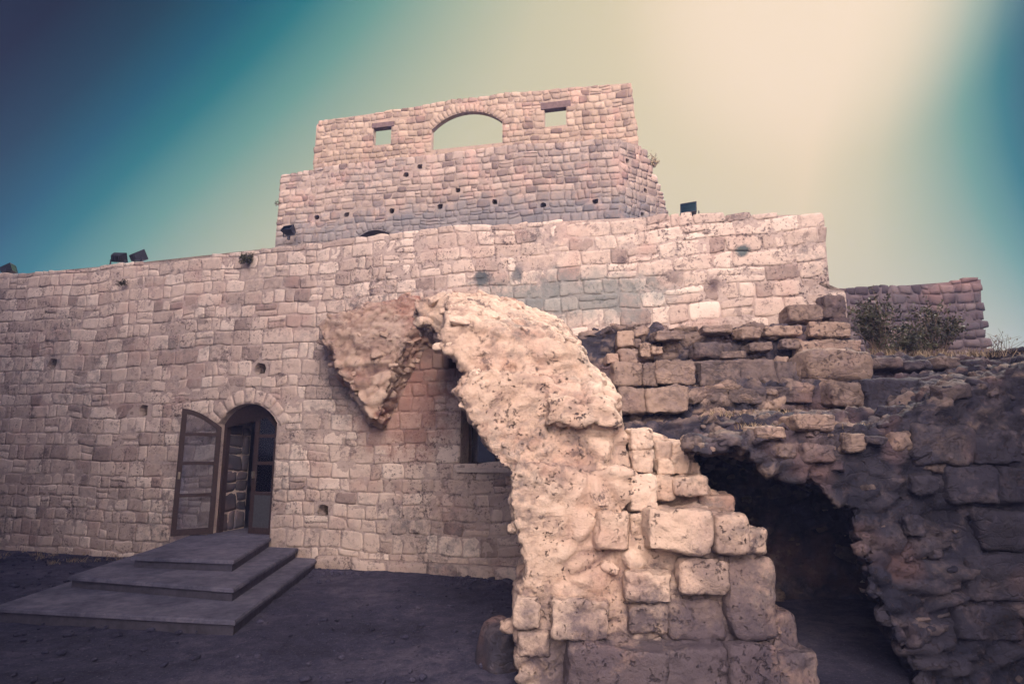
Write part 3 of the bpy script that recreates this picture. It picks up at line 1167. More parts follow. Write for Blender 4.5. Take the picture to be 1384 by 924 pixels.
masonry(acc, TOW, tu0, tuc, zb_t - 0.6, lambda u: float(np.interp(u, ttU, ttZ)), (0.17, 0.25), (0.15, 0.38), prot=0.014, gap=0.01, res=0.06, seed=21, rough=0.02,
        left=lambda z: float(np.interp(z, [p[1] for p in tl], [p[0] for p in tl])), block=tblock,
        skip=misser(tholes, tgone, 0.17))
# the chamfered corner that runs back to the right
CH = Frame(TOW.P(tuc, 0), (0.80, 0.60, 0))
cpx = CH.px
c_r = [cpx(905, 300), cpx(903, 291), cpx(893, 255), cpx(880, 222), cpx(868, 196)]
crz, cru = [p[1] for p in c_r], [p[0] for p in c_r]
ct = cpx(840, 186)[1]
ctr = cpx(868, 196)
choles = [cpx(850, 218), cpx(869, 285), cpx(872, 261), cpx(848, 246)]
masonry(acc, CH, 0.0, max(cru), zb_t - 0.6, lambda u: float(np.interp(u, [0, ctr[0] * 0.6, ctr[0], ctr[0] + .5], [ct, ct - .12, ctr[1], ctr[1] - .1])), (0.17, 0.25), (0.15, 0.36), prot=0.016, gap=0.01, res=0.06, seed=22,
        right=lambda z: float(np.interp(z, crz, cru)), ragged=0.07, rough=0.02, skip=misser(choles, cgone, 0.15))
voussoirs(acc, TOW, aw_c, aw_z - 0.55, 0.72, 0.92, R(140), R(40), 9, 4, res=0.06)
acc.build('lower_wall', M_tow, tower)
# core solid of the lower stage
bm = bmesh.new()
for z, kk in ((zb_t - 3.5, 1.0), (crz[0], 1.0)):
    r_ = float(np.interp(z, crz, cru)) - 0.03
    for p in (TOW.P(tu0 + .03, z, 0), TOW.P(tuc, z, -0.004), CH.P(r_, z, -0.004), CH.P(r_, z, -0.004) - TOW.N * 4, TOW.P(tu0 + .03, z, -6)):
        bm.verts.new(tuple(p))
ztp = min(ttZ[1:]) - 0.0
r_ = float(np.interp(ctr[1], crz, cru)) - 0.05
for p in (TOW.P(tl[2][0] + .03, ttZ[1] - .06, 0), TOW.P(ttU[3], ttZ[3] - .04, 0), TOW.P(tuc, ttZ[-1] - .05, -0.004), CH.P(r_, ctr[1] - .05, -0.004), CH.P(r_, ctr[1] - .05, -0.004) - TOW.N * 4, TOW.P(tl[2][0] + .03, ttZ[1] - .06, -6)):
    bm.verts.new(tuple(p))
bmesh.ops.convex_hull(bm, input=bm.verts[:])
bmesh.ops.recalc_face_normals(bm, faces=bm.faces)
cuts = []
for a, b, w, h in tgone:
    cuts.append(gap_prism(TOW, a, b, w, h, 0.35, rh))
for a, b, w, h in cgone:
    cuts.append(gap_prism(CH, a, b, w, h, 0.25, rh))
ao = [(aw_c + 0.70 * math.cos(R(t)), aw_z - 0.55 + 0.70 * math.sin(R(t))) for t in range(30, 151, 10)]
cuts.append(prism([(ao[-1][0], zb_t - 1)] + [(ao[0][0], zb_t - 1)] + ao, lambda a, b, o: tuple(TOW.P(a, b, o)), -1.8, 0.3))
finish(carve(bm, cuts), 'mortar_core', M_tow, tower, False)

# upper wall with its three openings
ul = [upx(422, 240), upx(423, 225), upx(429, 165)]
ur = [upx(864, 200), upx(853, 112)]
ut = [upx(428, 168), upx(434, 162), upx(500, 153), upx(600, 137), upx(700, 124), upx(780, 117), upx(853, 111)]
utU, utZ = [p[0] for p in ut], [p[1] for p in ut]
ow1 = (*upx(504, 197), *upx(529, 171))
ow2 = (*upx(736, 172), *upx(765, 145))
al, az0 = upx(583, 202)
ar, _ = upx(679, 202)
a_c, a_h = (al + ar) / 2, (ar - al) / 2
a_sp = upx(631, 170)[1]
a_ap = upx(631, 151)[1]
a_rr = (a_h ** 2 + (a_ap - a_sp) ** 2) / (2 * (a_ap - a_sp))


def ublock(zm, z0, z1):
    o = []
    if ow1[1] - .1 < zm < ow1[3]:
        o.append((ow1[0], ow1[2]))
    elif ow1[3] <= zm < ow1[3] + 0.16:
        o.append((ow1[0] - .06, ow1[2] + .10))
    if ow2[1] < zm < ow2[3]:
        o.append((ow2[0], ow2[2]))
    elif ow2[3] <= zm < ow2[3] + 0.20:
        o.append((ow2[0] - .10, ow2[2] + .14))
    if zm < a_sp:
        o.append((al, ar))
    else:
        k = (a_rr + .2) ** 2 - (zm - (a_ap - a_rr)) ** 2
        if k > 0 and zm < a_ap + 0.2:
            x = min(math.sqrt(k), a_h + .16)
            o.append((a_c - x, a_c + x))
    return o


acc = Acc()
masonry(acc, UPF, ul[0][0], ur[0][0], upx(640, 226)[1] - .3, lambda u: float(np.interp(u, utU, utZ)), (0.15, 0.22), (0.14, 0.32), prot=0.018, gap=0.01, res=0.055, seed=31, block=ublock, rough=0.02,
        left=lambda z: float(np.interp(z, [p[1] for p in ul], [p[0] for p in ul])), right=lambda z: float(np.interp(z, [p[1] for p in ur], [p[0] for p in ur])), ragged=0.03)
hg = math.asin(min(1, a_h / a_rr))
voussoirs(acc, UPF, a_c, a_ap - a_rr, a_rr + .01, a_rr + .21, math.pi / 2 + hg * 1.03, math.pi / 2 - hg * 1.03, 19, 6, res=0.055)
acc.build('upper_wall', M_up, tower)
upts = [(p[0] + .02, p[1]) for p in ul[:2]] + [(a, b - .03) for a, b in zip(utU, utZ)] + [(ur[0][0] - .02, ur[0][1]), (ur[0][0] - .02, upx(640, 226)[1] - .3), (ul[0][0] + .02, upx(640, 226)[1] - .3)]
P_u = lambda a, b, o: tuple(UPF.P(a, b, o))
cuts = [prism([(ow1[0], ow1[1]), (ow1[2], ow1[1]), (ow1[2], ow1[3]), (ow1[0], ow1[3])], P_u, -1.2, .3),
        prism([(ow2[0], ow2[1]), (ow2[2], ow2[1]), (ow2[2], ow2[3]), (ow2[0], ow2[3])], P_u, -1.2, .3),
        prism(arch_outline(a_c, a_h, az0 - .02, a_sp, a_ap - a_sp), P_u, -1.2, .3)]
finish(carve(prism(upts, P_u, -0.17, 0.0), cuts), 'mortar_core', M_up, tower, False)
M_lint = plain('lintel_stone', (0.12, 0.085, 0.085), 0.9, 0, 12, 0.4, 0.4)
for (w, dz, e0, e1) in ((ow1, .15, .05, .09), (ow2, .19, .09, .13)):
    bm = prism([(w[0] - e0, w[3] - .006), (w[2] + e1, w[3] - .006), (w[2] + e1, w[3] + dz), (w[0] - e0, w[3] + dz)], P_u, -.165, 0.030)
    bmesh.ops.bevel(bm, geom=bm.edges[:], offset=0.008, segments=1, affect='EDGES')
    bm_obj('lintel', bm, M_lint, tower)

# ------------------------------------------------------------------ far right wall
FR = Frame(at(1143, 470, 11.0) * H([1, 1, 0]), (1, -0.05, 0))
rpx = FR.px
rt_ = [rpx(1120, 390), rpx(1143, 388), rpx(1200, 384), rpx(1290, 377), rpx(1325, 374)]
rr_ = [rpx(1342, 480), rpx(1340, 470), rpx(1333, 430), rpx(1325, 375)]
farw = thing('side_wall', 'low dark weathered stone wall at the far right behind the bushes', 'wall', FR.P(0, 0))
acc = Acc()
RU, RZ = [p[0] for p in rt_], [p[1] for p in rt_]
masonry(acc, FR, RU[0], rr_[0][0], 1.8, lambda u: float(np.interp(u, RU, RZ)), (0.13, 0.20), (0.13, 0.34), prot=0.022, gap=0.014, res=0.045, seed=41,
        right=lambda z: float(np.interp(z, [p[1] for p in rr_], [p[0] for p in rr_])), ragged=0.05, rough=0.03)
acc.build('stonework', M_darkwall, farw)
bm_obj('mortar_core', prism([(RU[0], -0.2)] + [(a, b - .05) for a, b in zip(RU, RZ)] + [(p[0] - .08, p[1]) for p in rr_[::-1][1:]] + [(rr_[0][0] - .08, -0.2)], lambda a, b, o: tuple(FR.P(a, b, o)), -0.7, 0), M_darkwall, farw)


# ------------------------------------------------------------------ slabs traced at their own depth
def slab(pts, Yf, Yb, taper=1.0):
    P3 = [at(x, y, Yf) for x, y in pts]
    c = sum(P3) / len(P3)
    def pl(i, b, o):
        p = P3[int(i)]
        k = 1.0 if o == 0 else taper
        return (c[0] + (p[0] - c[0]) * k, Yf if o == 0 else Yb, c[2] + (p[2] - c[2]) * k)
    return prism([(i, 0) for i in range(len(P3))], pl, 0, 1)


def loft(ptsF, Yf, ptsB, Yb):
    A = [tuple(at(x, y, Yf)) for x, y in ptsF]
    B = [tuple(at(x, y, Yb)) for x, y in ptsB]
    return prism([(i, 0) for i in range(len(A))], lambda i, b, o: (A if o == 0 else B)[int(i)], 0, 1)


# ruined pillar with the springing of the fallen vault
ruin = thing('ruined_arch', 'broken rubble pillar with half a vault arch, standing in front of the wall', 'ruin', (0.9, 5.6, 0))
S = []
S.append(slab([(690, 640), (693, 690), (702, 735), (714, 778), (700, 792), (694, 840), (697, 890), (702, 930), (700, 1030), (852, 1030), (850, 800), (846, 690), (856, 640), (700, 620)], 4.95, 6.2))
S.append(slab([(622, 530), (640, 570), (658, 600), (690, 640), (692, 720), (850, 720), (856, 640), (850, 590), (838, 568), (800, 545), (780, 530), (740, 510), (640, 500)], 5.1, 6.5))
S.append(loft([(598, 470), (634, 500), (619, 530), (640, 562), (800, 548), (800, 512), (792, 486), (768, 466), (735, 452), (690, 444), (640, 436), (602, 442)], 5.45,
              [(600, 440), (642, 500), (628, 530), (645, 562), (788, 545), (796, 500), (788, 461), (764, 436), (738, 418), (690, 404), (640, 392), (603, 394)], 7.1))
S.append(loft([(740, 540), (740, 575), (838, 575), (838, 560), (824, 548), (800, 540)], 4.95,
              [(740, 480), (740, 575), (830, 575), (836, 535), (822, 512), (790, 488)], 5.8))
# the shell of vault running back to the wall
S.append(slab([(560, 432), (600, 462), (634, 490), (720, 480), (735, 425), (680, 405), (640, 398), (600, 396), (560, 405)], 6.9, 8.3))
ruin_blocks = blocks([  # low tints on bottom and right blocks carry shade in the colour
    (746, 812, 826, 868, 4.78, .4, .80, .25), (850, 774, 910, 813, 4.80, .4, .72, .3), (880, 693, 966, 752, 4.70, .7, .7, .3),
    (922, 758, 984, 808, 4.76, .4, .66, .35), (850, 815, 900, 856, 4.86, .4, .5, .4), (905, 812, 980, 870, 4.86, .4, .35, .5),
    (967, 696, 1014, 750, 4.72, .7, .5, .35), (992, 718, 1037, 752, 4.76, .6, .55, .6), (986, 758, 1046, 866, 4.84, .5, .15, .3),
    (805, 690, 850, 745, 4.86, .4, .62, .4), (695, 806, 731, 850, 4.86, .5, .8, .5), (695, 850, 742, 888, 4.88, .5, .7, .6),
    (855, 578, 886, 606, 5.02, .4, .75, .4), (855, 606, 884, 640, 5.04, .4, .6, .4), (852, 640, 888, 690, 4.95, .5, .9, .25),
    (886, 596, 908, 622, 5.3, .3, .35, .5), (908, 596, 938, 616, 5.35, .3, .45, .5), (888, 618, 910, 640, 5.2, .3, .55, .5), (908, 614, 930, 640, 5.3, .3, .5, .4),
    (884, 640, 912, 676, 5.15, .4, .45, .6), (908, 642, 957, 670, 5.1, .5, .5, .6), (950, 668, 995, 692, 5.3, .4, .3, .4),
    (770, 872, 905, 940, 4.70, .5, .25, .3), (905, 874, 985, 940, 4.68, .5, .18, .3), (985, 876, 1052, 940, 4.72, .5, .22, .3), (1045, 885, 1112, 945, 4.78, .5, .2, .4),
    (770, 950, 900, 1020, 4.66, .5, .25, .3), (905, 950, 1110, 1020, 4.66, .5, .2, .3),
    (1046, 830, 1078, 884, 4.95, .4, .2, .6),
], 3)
S.append(slab([(848, 700), (880, 692), (968, 690), (1008, 712), (1030, 748), (1040, 765), (1044, 810), (1060, 860), (1100, 895), (1104, 1020), (848, 1020)], 4.90, 6.0))
S.append(slab([(836, 582), (884, 585), (934, 603), (930, 640), (955, 664), (990, 680), (990, 700), (848, 700)], 5.4, 6.4))
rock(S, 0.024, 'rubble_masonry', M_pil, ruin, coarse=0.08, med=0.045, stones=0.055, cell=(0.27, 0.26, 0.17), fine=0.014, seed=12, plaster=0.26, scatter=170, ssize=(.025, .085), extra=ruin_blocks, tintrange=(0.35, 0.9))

S = []
S.append(loft([(430, 440), (452, 427), (478, 422), (500, 413), (530, 409), (546, 400), (575, 405), (612, 396), (660, 402), (660, 474), (628, 472), (606, 454), (580, 442), (560, 440), (548, 456), (536, 486), (526, 522), (514, 566), (502, 568), (492, 550), (478, 530), (456, 504), (450, 480), (436, 464), (438, 450)], 9.1,
              [(430, 440), (450, 426), (474, 421), (498, 412), (530, 408), (546, 402), (575, 408), (612, 400), (660, 406), (660, 506), (640, 516), (626, 500), (612, 492), (596, 496), (580, 510), (564, 532), (546, 556), (524, 586), (504, 578), (490, 556), (476, 534), (454, 508), (448, 482), (434, 466), (436, 450)], 9.95))
S.append(slab([(600, 396), (700, 402), (720, 470), (620, 470), (580, 445)], 7.6, 9.2))
rock(S, 0.026, 'vault_springing', M_vault, ruin, coarse=0.09, med=0.045, stones=0.055, cell=(0.24, 0.26, 0.18), fine=0.026, seed=44, plaster=0.0, scatter=110, ssize=(.03, .08), tintrange=(0.25, 0.9))

# ------------------------------------------------------------------ the mound and buried vault on the right
mound = thing('buried_vault', 'dark rubble mound with stepped stone courses above a dark vault opening', 'ruin', (3.2, 6.5, 0))
S = []
op = [(930, 604), (1000, 606), (1052, 638), (1108, 652), (1140, 684), (1158, 725), (1163, 770), (1187, 822), (1212, 880), (1242, 930), (1262, 1030)]
MO = [(1800, 1030), (1800, 450), (1500, 478), (1384, 498), (1330, 512), (1280, 528), (1230, 552), (1160, 572), (1120, 574), (1085, 560), (1050, 566), (1028, 582), (960, 588), (930, 592)]
S.append(loft(op + MO, 5.0, [(x + 6, y + (6 if x < 1150 else 0)) for x, y in op] + MO, 6.4))
S.append(loft([(1290, 860), (1240, 740), (1190, 600), (1800, 600), (1800, 1010), (1330, 1010)], 6.2, [(1240, 860), (1215, 740), (1180, 620), (1500, 600), (1500, 1010), (1250, 1010)], 9.0))
S.append(slab([(835, 578), (880, 570), (960, 562), (1100, 556), (1230, 552), (1300, 512), (1800, 470), (1800, 620), (1050, 620), (990, 603), (840, 600)], 5.75, 7.2))
S.append(slab([(826, 524), (930, 522), (1130, 514), (1275, 508), (1330, 494), (1800, 470), (1800, 600), (826, 590)], 6.75, 8.3))
S.append(slab([(796, 492), (930, 490), (1090, 488), (1150, 474), (1190, 484), (1400, 480), (1800, 460), (1800, 560), (796, 560)], 7.15, 8.6))
S.append(slab([(776, 452), (826, 436), (960, 436), (1080, 436), (1142, 456), (1160, 474), (1190, 486), (1250, 480), (1340, 474), (1384, 470), (1800, 452), (1800, 540), (776, 540)], 7.6, 9.2))
S.append(slab([(860, 590), (1250, 590), (1250, 1000), (860, 1000)], 7.9, 8.3))
S.append(slab([(760, 640), (925, 640), (925, 1000), (760, 1000)], 6.2, 8.6))
mound_blocks = blocks([
    (830, 487, 868, 520, 6.98, .5, .55), (868, 490, 888, 520, 6.98, .4, .45), (888, 492, 900, 518, 7.0, .4, .5), (890, 486, 941, 520, 6.92, .5, .6, .25), (946, 486, 1002, 522, 6.98, .5, .42, .2), (1004, 486, 1050, 522, 7.0, .5, .36, .2), (1052, 488, 1090, 520, 7.0, .5, .3, .2),
    (838, 524, 876, 560, 6.6, .5, .5), (878, 522, 932, 556, 6.52, .5, .65, .25), (934, 522, 985, 542, 6.7, .5, .36, .2), (987, 522, 1036, 542, 6.7, .5, .32, .2), (1038, 520, 1098, 542, 6.7, .5, .3, .2),
    (1096, 472, 1182, 516, 6.72, .7, .55, .6), (1130, 514, 1178, 548, 6.45, .5, .7, .5), (1178, 510, 1280, 556, 6.35, .7, .35, .4), (1182, 484, 1222, 498, 6.9, .5, .6, .9), (1226, 488, 1262, 502, 6.85, .5, .45, .9), (1268, 482, 1300, 498, 6.9, .4, .65, .9), (1306, 486, 1334, 500, 6.85, .4, .5, .9),
    (1098, 436, 1150, 456, 7.5, .4, .85, .35), (1102, 458, 1164, 474, 7.45, .4, .6, .4), (1084, 460, 1110, 482, 7.3, .3, .8, .8),
    (836, 448, 858, 470, 7.3, .3, .75, .3), (838, 470, 862, 490, 7.2, .3, .55, .6), (866, 462, 880, 482, 7.25, .2, .7, .5), (880, 468, 896, 478, 7.25, .2, .8, .5), (820, 478, 836, 492, 7.2, .2, .7, .5),
    (885, 446, 925, 458, 7.4, .3, .45, .6), (950, 440, 990, 450, 7.45, .3, .6, .5), (1000, 440, 1030, 456, 7.45, .3, .7, .5), (1035, 440, 1085, 453, 7.45, .3, .7, .6), (1015, 462, 1045, 474, 7.35, .2, .4, .6), (1060, 458, 1082, 470, 7.35, .2, .45, .6),
    (940, 462, 990, 484, 7.3, .3, .3, .6), (975, 474, 1010, 484, 7.25, .3, .5, .6),
    (1116, 398, 1142, 428, 7.8, .4, .6, .3), (1070, 412, 1112, 434, 7.72, .4, .5, .4), (1128, 428, 1150, 440, 7.7, .3, .5, .3),
    (1240, 572, 1318, 626, 4.95, .5, .48, .35), (1322, 582, 1380, 626, 4.96, .5, .36, .35), (1288, 632, 1352, 682, 4.93, .5, .5, .4), (1355, 632, 1440, 684, 4.95, .5, .36, .4),
    (1330, 688, 1440, 742, 4.93, .5, .5, .35), (1318, 748, 1480, 812, 4.93, .6, .5, .3), (1208, 582, 1234, 610, 4.97, .3, .8, .6), (1240, 640, 1272, 668, 4.9, .3, .7, .7), (1148, 584, 1174, 612, 4.92, .3, .8, .6),
    (1090, 600, 1130, 626, 4.9, .3, .6, .7), (1052, 598, 1076, 620, 4.92, .3, .7, .8), (1024, 576, 1062, 592, 4.92, .3, .9, .6), (1080, 560, 1130, 582, 4.92, .4, .9, .6), (1170, 590, 1200, 600, 4.9, .3, .5, .6),  # brightest tints here put sunlight into the lip stones
    (1230, 696, 1252, 726, 4.9, .2, .5, .7), (1240, 770, 1300, 800, 4.98, .3, .3, .5), (1300, 820, 1384, 870, 4.97, .4, .25, .4), (1230, 838, 1290, 880, 4.98, .3, .3, .5),
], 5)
rock(S, 0.034, 'rubble', M_mound, mound, coarse=0.10, med=0.055, stones=0.09, cell=(0.30, 0.30, 0.14), fine=0.035, seed=33, scatter=900, ssize=(.02, .10), tfun=lambda P: -0.22 * np.clip((P[:, 0] - 2.3) / 0.5, 0, 1) * np.clip((2.0 - P[:, 2]) / 0.6, 0, 1) + 0.22 * np.clip((P[:, 1] - 5.7) / 0.8, 0, 1) * np.clip((4.2 - P[:, 0]), 0, 1), plaster=0.0, extra=mound_blocks, tintrange=(0.05, 0.75))  # tfun tints in shade at lower right, sunlight on the ledges

# loose fallen block at the pillar's foot
V, Fc = boulder(at(680, 905, 5.6) * H([1, 1, 0]) + H([0, 0, 0.10]), (0.20, 0.22, 0.22), 0.6, (0.1, 0.15, 0.4), 12, 0.12, 77)
me = bpy.data.meshes.new('fallen_stone')
me.from_pydata(V.tolist(), [], Fc)
tag(finish(me, 'fallen_stone', M_mound, None, True, np.full(len(V), 0.4)), 'rounded fallen stone lying on the ground left of the broken pillar', 'stone')


# ------------------------------------------------------------------ floodlights
def floodlight(P0, yaw, tilt, w, h, d, label):
    t = thing('floodlight', label, 'floodlight', P0, 'floodlights on the walls')
    M = Matrix.Translation(Vector(P0)) @ Matrix.Rotation(yaw, 4, 'Z')
    MT = M @ Matrix.Translation((0, 0, h * 0.62 + 0.03)) @ Matrix.Rotation(tilt, 4, 'X')
    # housing: a tapering box, lamp side towards local -y
    bm = bmesh.new()
    fr = [(-w / 2, -d / 2, -h / 2), (w / 2, -d / 2, -h / 2), (w / 2, -d / 2, h / 2), (-w / 2, -d / 2, h / 2)]
    bk = [(-w * .33, d / 2, -h * .30), (w * .33, d / 2, -h * .30), (w * .33, d / 2, h * .34), (-w * .33, d / 2, h * .34)]
    A = [bm.verts.new(p) for p in fr]
    B = [bm.verts.new(p) for p in bk]
    bm.faces.new(B)
    for i in range(4):
        bm.faces.new((A[i], A[(i + 1) % 4], B[(i + 1) % 4], B[i]))
    I = [bm.verts.new((p[0] * .9, p[1], p[2] * .88)) for p in fr]
    I2 = [bm.verts.new((p[0] * .8, p[1] + d * .4, p[2] * .8)) for p in fr]
    for i in range(4):
        bm.faces.new((A[(i + 1) % 4], A[i], I[i], I[(i + 1) % 4]))
        bm.faces.new((I[(i + 1) % 4], I[i], I2[i], I2[(i + 1) % 4]))
    bm.faces.new(I2[::-1])
    bmesh.ops.recalc_face_normals(bm, faces=bm.faces)
    for k in range(5):      # cooling fins
        x = -w * .26 + k * w * .13
        f_ = box_mesh((x - .004, d * .44, -h * .28), (x + .004, d * .62, h * .3))
        me = bpy.data.meshes.new('t'); f_.to_mesh(me); f_.free(); bm.from_mesh(me); bpy.data.meshes.remove(me)
    hs = bm_obj('housing', bm, M_metal, t, MT)
    bm_obj('lamp_glass', box_mesh((-w * .45, -d / 2 + .004, -h * .43), (w * .45, -d / 2 + .010, h * .43)), M_lampglass, t, MT)
    b = join_bms([box_mesh((-w / 2 - .02, -.015, 0.0), (w / 2 + .02, .015, .014)), box_mesh((-w / 2 - .02, -.015, .014), (-w / 2 - .006, .015, h * .62)), box_mesh((w / 2 + .006, -.015, .014), (w / 2 + .02, .015, h * .62)),
                  box_mesh((-.03, -.03, -.10), (.03, .03, 0))])
    bm_obj('bracket', b, M_metal, t, M)
    return t


def wall_top(px, off=-0.15):
    u = fpx(px, 350)[0]
    return FAC.P(u, fac_top(u) + 0.02, off)


fy = math.atan2(FAC.U[1], FAC.U[0])
floodlight(wall_top(150), fy + R(200), R(-25), 0.24, 0.19, 0.20, 'left one of two dark floodlights side by side on the wall top')
floodlight(wall_top(177), fy + R(160), R(-28), 0.25, 0.20, 0.20, 'right one of two dark floodlights side by side on the wall top')
floodlight(wall_top(3), fy + R(120), R(-20), 0.24, 0.17, 0.20, 'dark floodlight cut by the left edge of the picture')
pt = TOW.P(*tpx(400, 325), 0.35)
floodlight(pt, fy + R(-8), R(-35), 0.36, 0.20, 0.22, 'floodlight with greenish glass at the foot of the tower, left end')
floodlight(wall_top(936, -0.25), fy + R(-10), R(-12), 0.24, 0.17, 0.18, 'single small floodlight on the wall top right of the tower')


# ------------------------------------------------------------------ plants
def leaf_mat(name, c1, c2):
    m, g, bs, P = new_mat(name)
    a = g.node('ShaderNodeAttribute', attribute_name='tint')
    g.put(bs.inputs['Base Color'], g.ramp(a.outputs['Fac'], [(0.1, c1), (0.9, c2)]))
    bs.inputs['Roughness'].default_value = 0.7
    return m


M_leaf = leaf_mat('bush_leaves', (0.022, 0.028, 0.024), (0.095, 0.095, 0.055))
M_dry = leaf_mat('dry_grass', (0.16, 0.12, 0.08), (0.42, 0.33, 0.22))
M_twig = leaf_mat('twigs', (0.10, 0.07, 0.055), (0.22, 0.16, 0.12))


def tube(acc, pts, r0, r1, tint=0.5, n=5):
    pts = [H(p, float) for p in pts]
    V, Fc = [], []
    for i, p in enumerate(pts):
        d = unit(pts[min(i + 1, len(pts) - 1)] - pts[max(i - 1, 0)])
        a = unit(np.cross(d, (0.3, 0.9, 0.2)))
        b = np.cross(d, a)
        r = r0 + (r1 - r0) * i / (len(pts) - 1)
        for k in range(n):
            t = 2 * math.pi * k / n
            V.append(p + a * r * math.cos(t) + b * r * math.sin(t))
    for i in range(len(pts) - 1):
        for k in range(n):
            Fc.append((i * n + k, i * n + (k + 1) % n, (i + 1) * n + (k + 1) % n, (i + 1) * n + k))
    acc.add(V, Fc, tint=tint)


def bush(name, base, rx, ry, h, label, cat, nst=26, nl=16, ls=0.03, seed=1, group=None, matl=None, droop=0.0, twig_r=0.006, hang=False):
    t = thing(name, label, cat, base, group)
    rg = random.Random(seed)
    st, lv = Acc(), Acc()
    base = H(base, float)
    for i in range(nst):
        a = rg.uniform(0, 2 * math.pi)
        q = math.sqrt(rg.random())
        tip = base + H([math.cos(a) * q * rx, math.sin(a) * q * ry, h * rg.uniform(0.45, 1.0) * (1 - 0.35 * q * q)])
        if hang:
            tip = base + H([math.cos(a) * q * rx, -abs(math.sin(a)) * ry - 0.05, rg.uniform(-h, h)])
        b0 = base + H([rg.uniform(-.3, .3) * rx, rg.uniform(-.3, .3) * ry, 0])
        mid = (b0 + tip) / 2 + H([rg.uniform(-.15, .15) * rx, rg.uniform(-.15, .15) * ry, h * .08])
        pts = [b0, (b0 + mid) / 2, mid, (mid + tip) / 2 + H([rg.uniform(-.02, .02), rg.uniform(-.02, .02), .01]), tip]
        tube(st, pts, twig_r, twig_r * .3, rg.random(), 4)
        sh = rg.random()
        for k in range(nl):
            f = rg.uniform(0.3, 1.0) * 4
            j = min(3, int(f))
            p = pts[j] + (pts[j + 1] - pts[j]) * (f - j) + H([rg.gauss(0, .02), rg.gauss(0, .02), rg.gauss(0, .02)])
            d = unit(H([rg.gauss(0, 1), rg.gauss(0, 1), rg.gauss(0.2, .8)]))
            e = unit(np.cross(d, unit(H([rg.gauss(0, 1), rg.gauss(0, 1), rg.gauss(0, 1)]))))
            L = ls * rg.uniform(.6, 1.3)
            lv.add([p, p + d * L * .5 + e * L * .24, p + d * L, p + d * L * .5 - e * L * .24], [(0, 1, 2, 3)], tint=min(1, max(0, sh * .6 + rg.random() * .4)))
    st.build('twigs', M_twig, t)
    lv.build('leaves', matl or M_leaf, t, False)
    return t


bush('bush', at(1190, 480, 8.2), 0.42, 0.35, 0.98, 'green bush in front of the dark wall, nearer the front wall corner', 'bush', 60, 36, 0.05, 1)
bush('bush', at(1262, 484, 8.4), 0.50, 0.35, 1.0, 'taller sparse bush in front of the dark wall, nearest its right end', 'bush', 60, 30, 0.05, 2)
bush('bush', at(1228, 484, 8.0), 0.45, 0.3, 0.42, 'low dense bush between the two taller bushes before the dark wall', 'bush', 40, 34, 0.045, 4)
bush('dry_shrub', at(1352, 478, 7.6), 0.42, 0.3, 0.34, 'bare dry twigs sticking up from the mound at the right edge', 'shrub', 22, 2, 0.03, 5, matl=M_dry, twig_r=0.003)
u, z = fpx(337, 352)
bush('wall_plant', FAC.P(u, z - .02, 0.04), 0.14, 0.10, 0.10, 'dark tuft of plant growing from the front wall just under its top', 'plant', 26, 30, 0.035, 6, hang=True)
u, z = fpx(170, 384)
bush('wall_plant', FAC.P(u, z, 0.04), 0.09, 0.06, 0.07, 'small plant growing in a joint below the pair of floodlights', 'plant', 12, 20, 0.03, 7, hang=True)
bush('wall_plant', CH.P(*cpx(882, 226), 0.0), 0.22, 0.2, 0.42, 'wispy dry plant on the broken right corner of the tower', 'plant', 20, 10, 0.05, 8, matl=M_dry, twig_r=0.008)
bush('wall_plant', TOW.P(tl[1][0] - .02, tpx(372, 278)[1], 0.0), 0.16, 0.1, 0.16, 'tiny twiggy plant on the left edge of the tower', 'plant', 9, 5, 0.05, 9, twig_r=0.006)
u, z = fpx(395, 748)
bush('weed', FAC.P(fpx(385, 740)[0], 0.0, 0.2), 0.16, 0.1, 0.18, 'weed at the foot of the wall right of the door', 'plant', 22, 22, 0.035, 10)

# dry grass and weeds on the mound and along the wall foot: nobody could count them
def grass():
    rg = random.Random(5)
    a = Acc()

    def tuft(p, n, h):
        for _ in range(n):
            q = H(p) + H([rg.gauss(0, .05), rg.gauss(0, .05), 0])
            d = H([rg.gauss(0, .5), rg.gauss(0, .5), 1.0]) * h * rg.uniform(.4, 1)
            e = unit(H([rg.gauss(0, 1), rg.gauss(0, 1), 0])) * 0.004
            m_ = q + d * .6
            t_ = q + d + H([rg.gauss(0, .3), rg.gauss(0, .3), -.2]) * h * .4
            a.add([q - e, q + e, m_ + e * .7, m_ - e * .7, t_], [(0, 1, 2, 3), (3, 2, 4)], tint=rg.random())
    for _ in range(90):
        u = rg.uniform(uL, dl - 0.6)
        tuft(FAC.P(u, 0, rg.uniform(0.0, 0.9)), 14, 0.10)
    for _ in range(50):
        p = at(rg.uniform(960, 1100), rg.uniform(553, 560), rg.uniform(6.1, 6.7))
        tuft(p - H([0, 0, .05]), 10, 0.09)
    for _ in range(60):
        p = at(rg.uniform(1180, 1384), 482, rg.uniform(7.3, 8.2))
        tuft(p, 12, 0.14)
    for _ in range(60):
        p = at(rg.uniform(1000, 1250), 580, rg.uniform(5.1, 5.7))
        tuft(p, 8, 0.08)
    return tag(a.build('grass', M_dry, None, False), 'thin dry grass along the wall foot and over the mound', 'grass', kind='stuff')


grass()

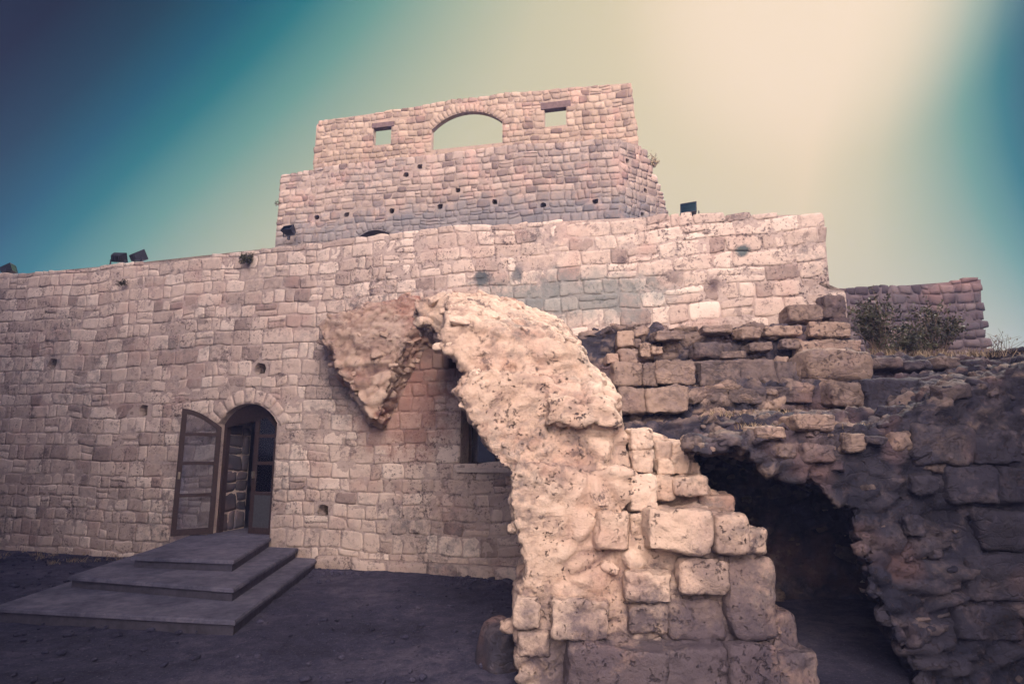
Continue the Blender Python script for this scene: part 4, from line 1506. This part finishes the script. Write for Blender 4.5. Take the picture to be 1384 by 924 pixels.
# gravel strewn on the yard
def gravel():
    rg = random.Random(9)
    a = Acc()
    V0, F0 = CG[4]
    V0 = V0 / np.linalg.norm(V0, axis=1, keepdims=True)
    st = []
    for _ in range(3600):
        x, y = rg.uniform(-9, 1.2), rg.uniform(3.6, 11.5)
        if rg.random() < 0.35:
            y = 9.02 - .277 * x - abs(rg.gauss(0, .35))
        if y > 9.02 - .277 * x:
            continue
        r = 0.006 + 0.034 * rg.random() ** 5
        Vv = V0 * H([r * rg.uniform(.8, 1.4), r * rg.uniform(.8, 1.4), r * .6])
        Vv = Vv + H([x, y, 0.012]) + np.stack([vnoise(Vv + x, 40, k) for k in range(3)], 1) * r * .3
        a.add(Vv, F0, tint=rg.uniform(0.1, 0.8))
    return tag(a.build('gravel', M_ground, None), 'small stones scattered over the dark yard', 'gravel', kind='stuff')


gravel()

# ------------------------------------------------------------------ added unseen walls left of and behind the camera, shading the scene
M_shade_wall = plain('shade_wall_tint', (0.13, 0.14, 0.26), 0.9, 0, 3, 0.3, 0.3)  # blue tone chosen so the added walls bounce violet fill
yard = thing('shade_wall', 'unseen blue-grey walls added left of and behind the camera to shade the scene', 'wall', (-6, -4, 0))


def rail(p, q, h, t, name):  # one section of the added unseen walls
    p, q = H([*p, 0.0]), H([*q, 0.0])
    fr = Frame(p, q - p)
    L = float(np.linalg.norm(q - p))
    bm = prism([(0, -.1), (L, -.1), (L, h), (0, h)], lambda a, b, o: tuple(fr.P(a, b, o)), -t, 0)
    cp = prism([(-.1, h), (L + .1, h), (L + .1, h + .15), (-.1, h + .15)], lambda a, b, o: tuple(fr.P(a, b, o)), -t - .1, .1)
    bm_obj(name, join_bms([bm, cp]), M_shade_wall, yard)


rail((-14.2, 13.2), (-7.6, 1.6), 8.5, .8, 'shade_wall_section')
rail((-7.6, 1.5), (-1.9, -1.8), 15.0, .8, 'shade_wall_section')
rail((-1.9, -6.0), (4.0, -6.0), 2.8, .6, 'shade_wall_section')
rail((2.6, -2.4), (14.0, 0.5), 11.0, -.8, 'shade_wall_section')

# ------------------------------------------------------------------ the air: one closed box of thin haze
def haze():
    m = bpy.data.materials.new('air')
    m.use_nodes = True
    g = G(m.node_tree)
    g.n.clear()
    out = g.node('ShaderNodeOutputMaterial')
    v = g.node('ShaderNodeVolumePrincipled')
    v.inputs['Color'].default_value = (0.36, 0.44, 1.0, 1)
    v.inputs['Density'].default_value = HAZE
    v.inputs['Anisotropy'].default_value = 0.0
    g.l.new(v.outputs[0], out.inputs['Volume'])
    o = bm_obj('haze', box_mesh((-950, -950, -2.0), (950, 950, 14.0)), m)
    return tag(o, kind='stuff', label='thin bluish haze in the air over the whole yard', cat='haze')


HAZE = 0.0030
haze()
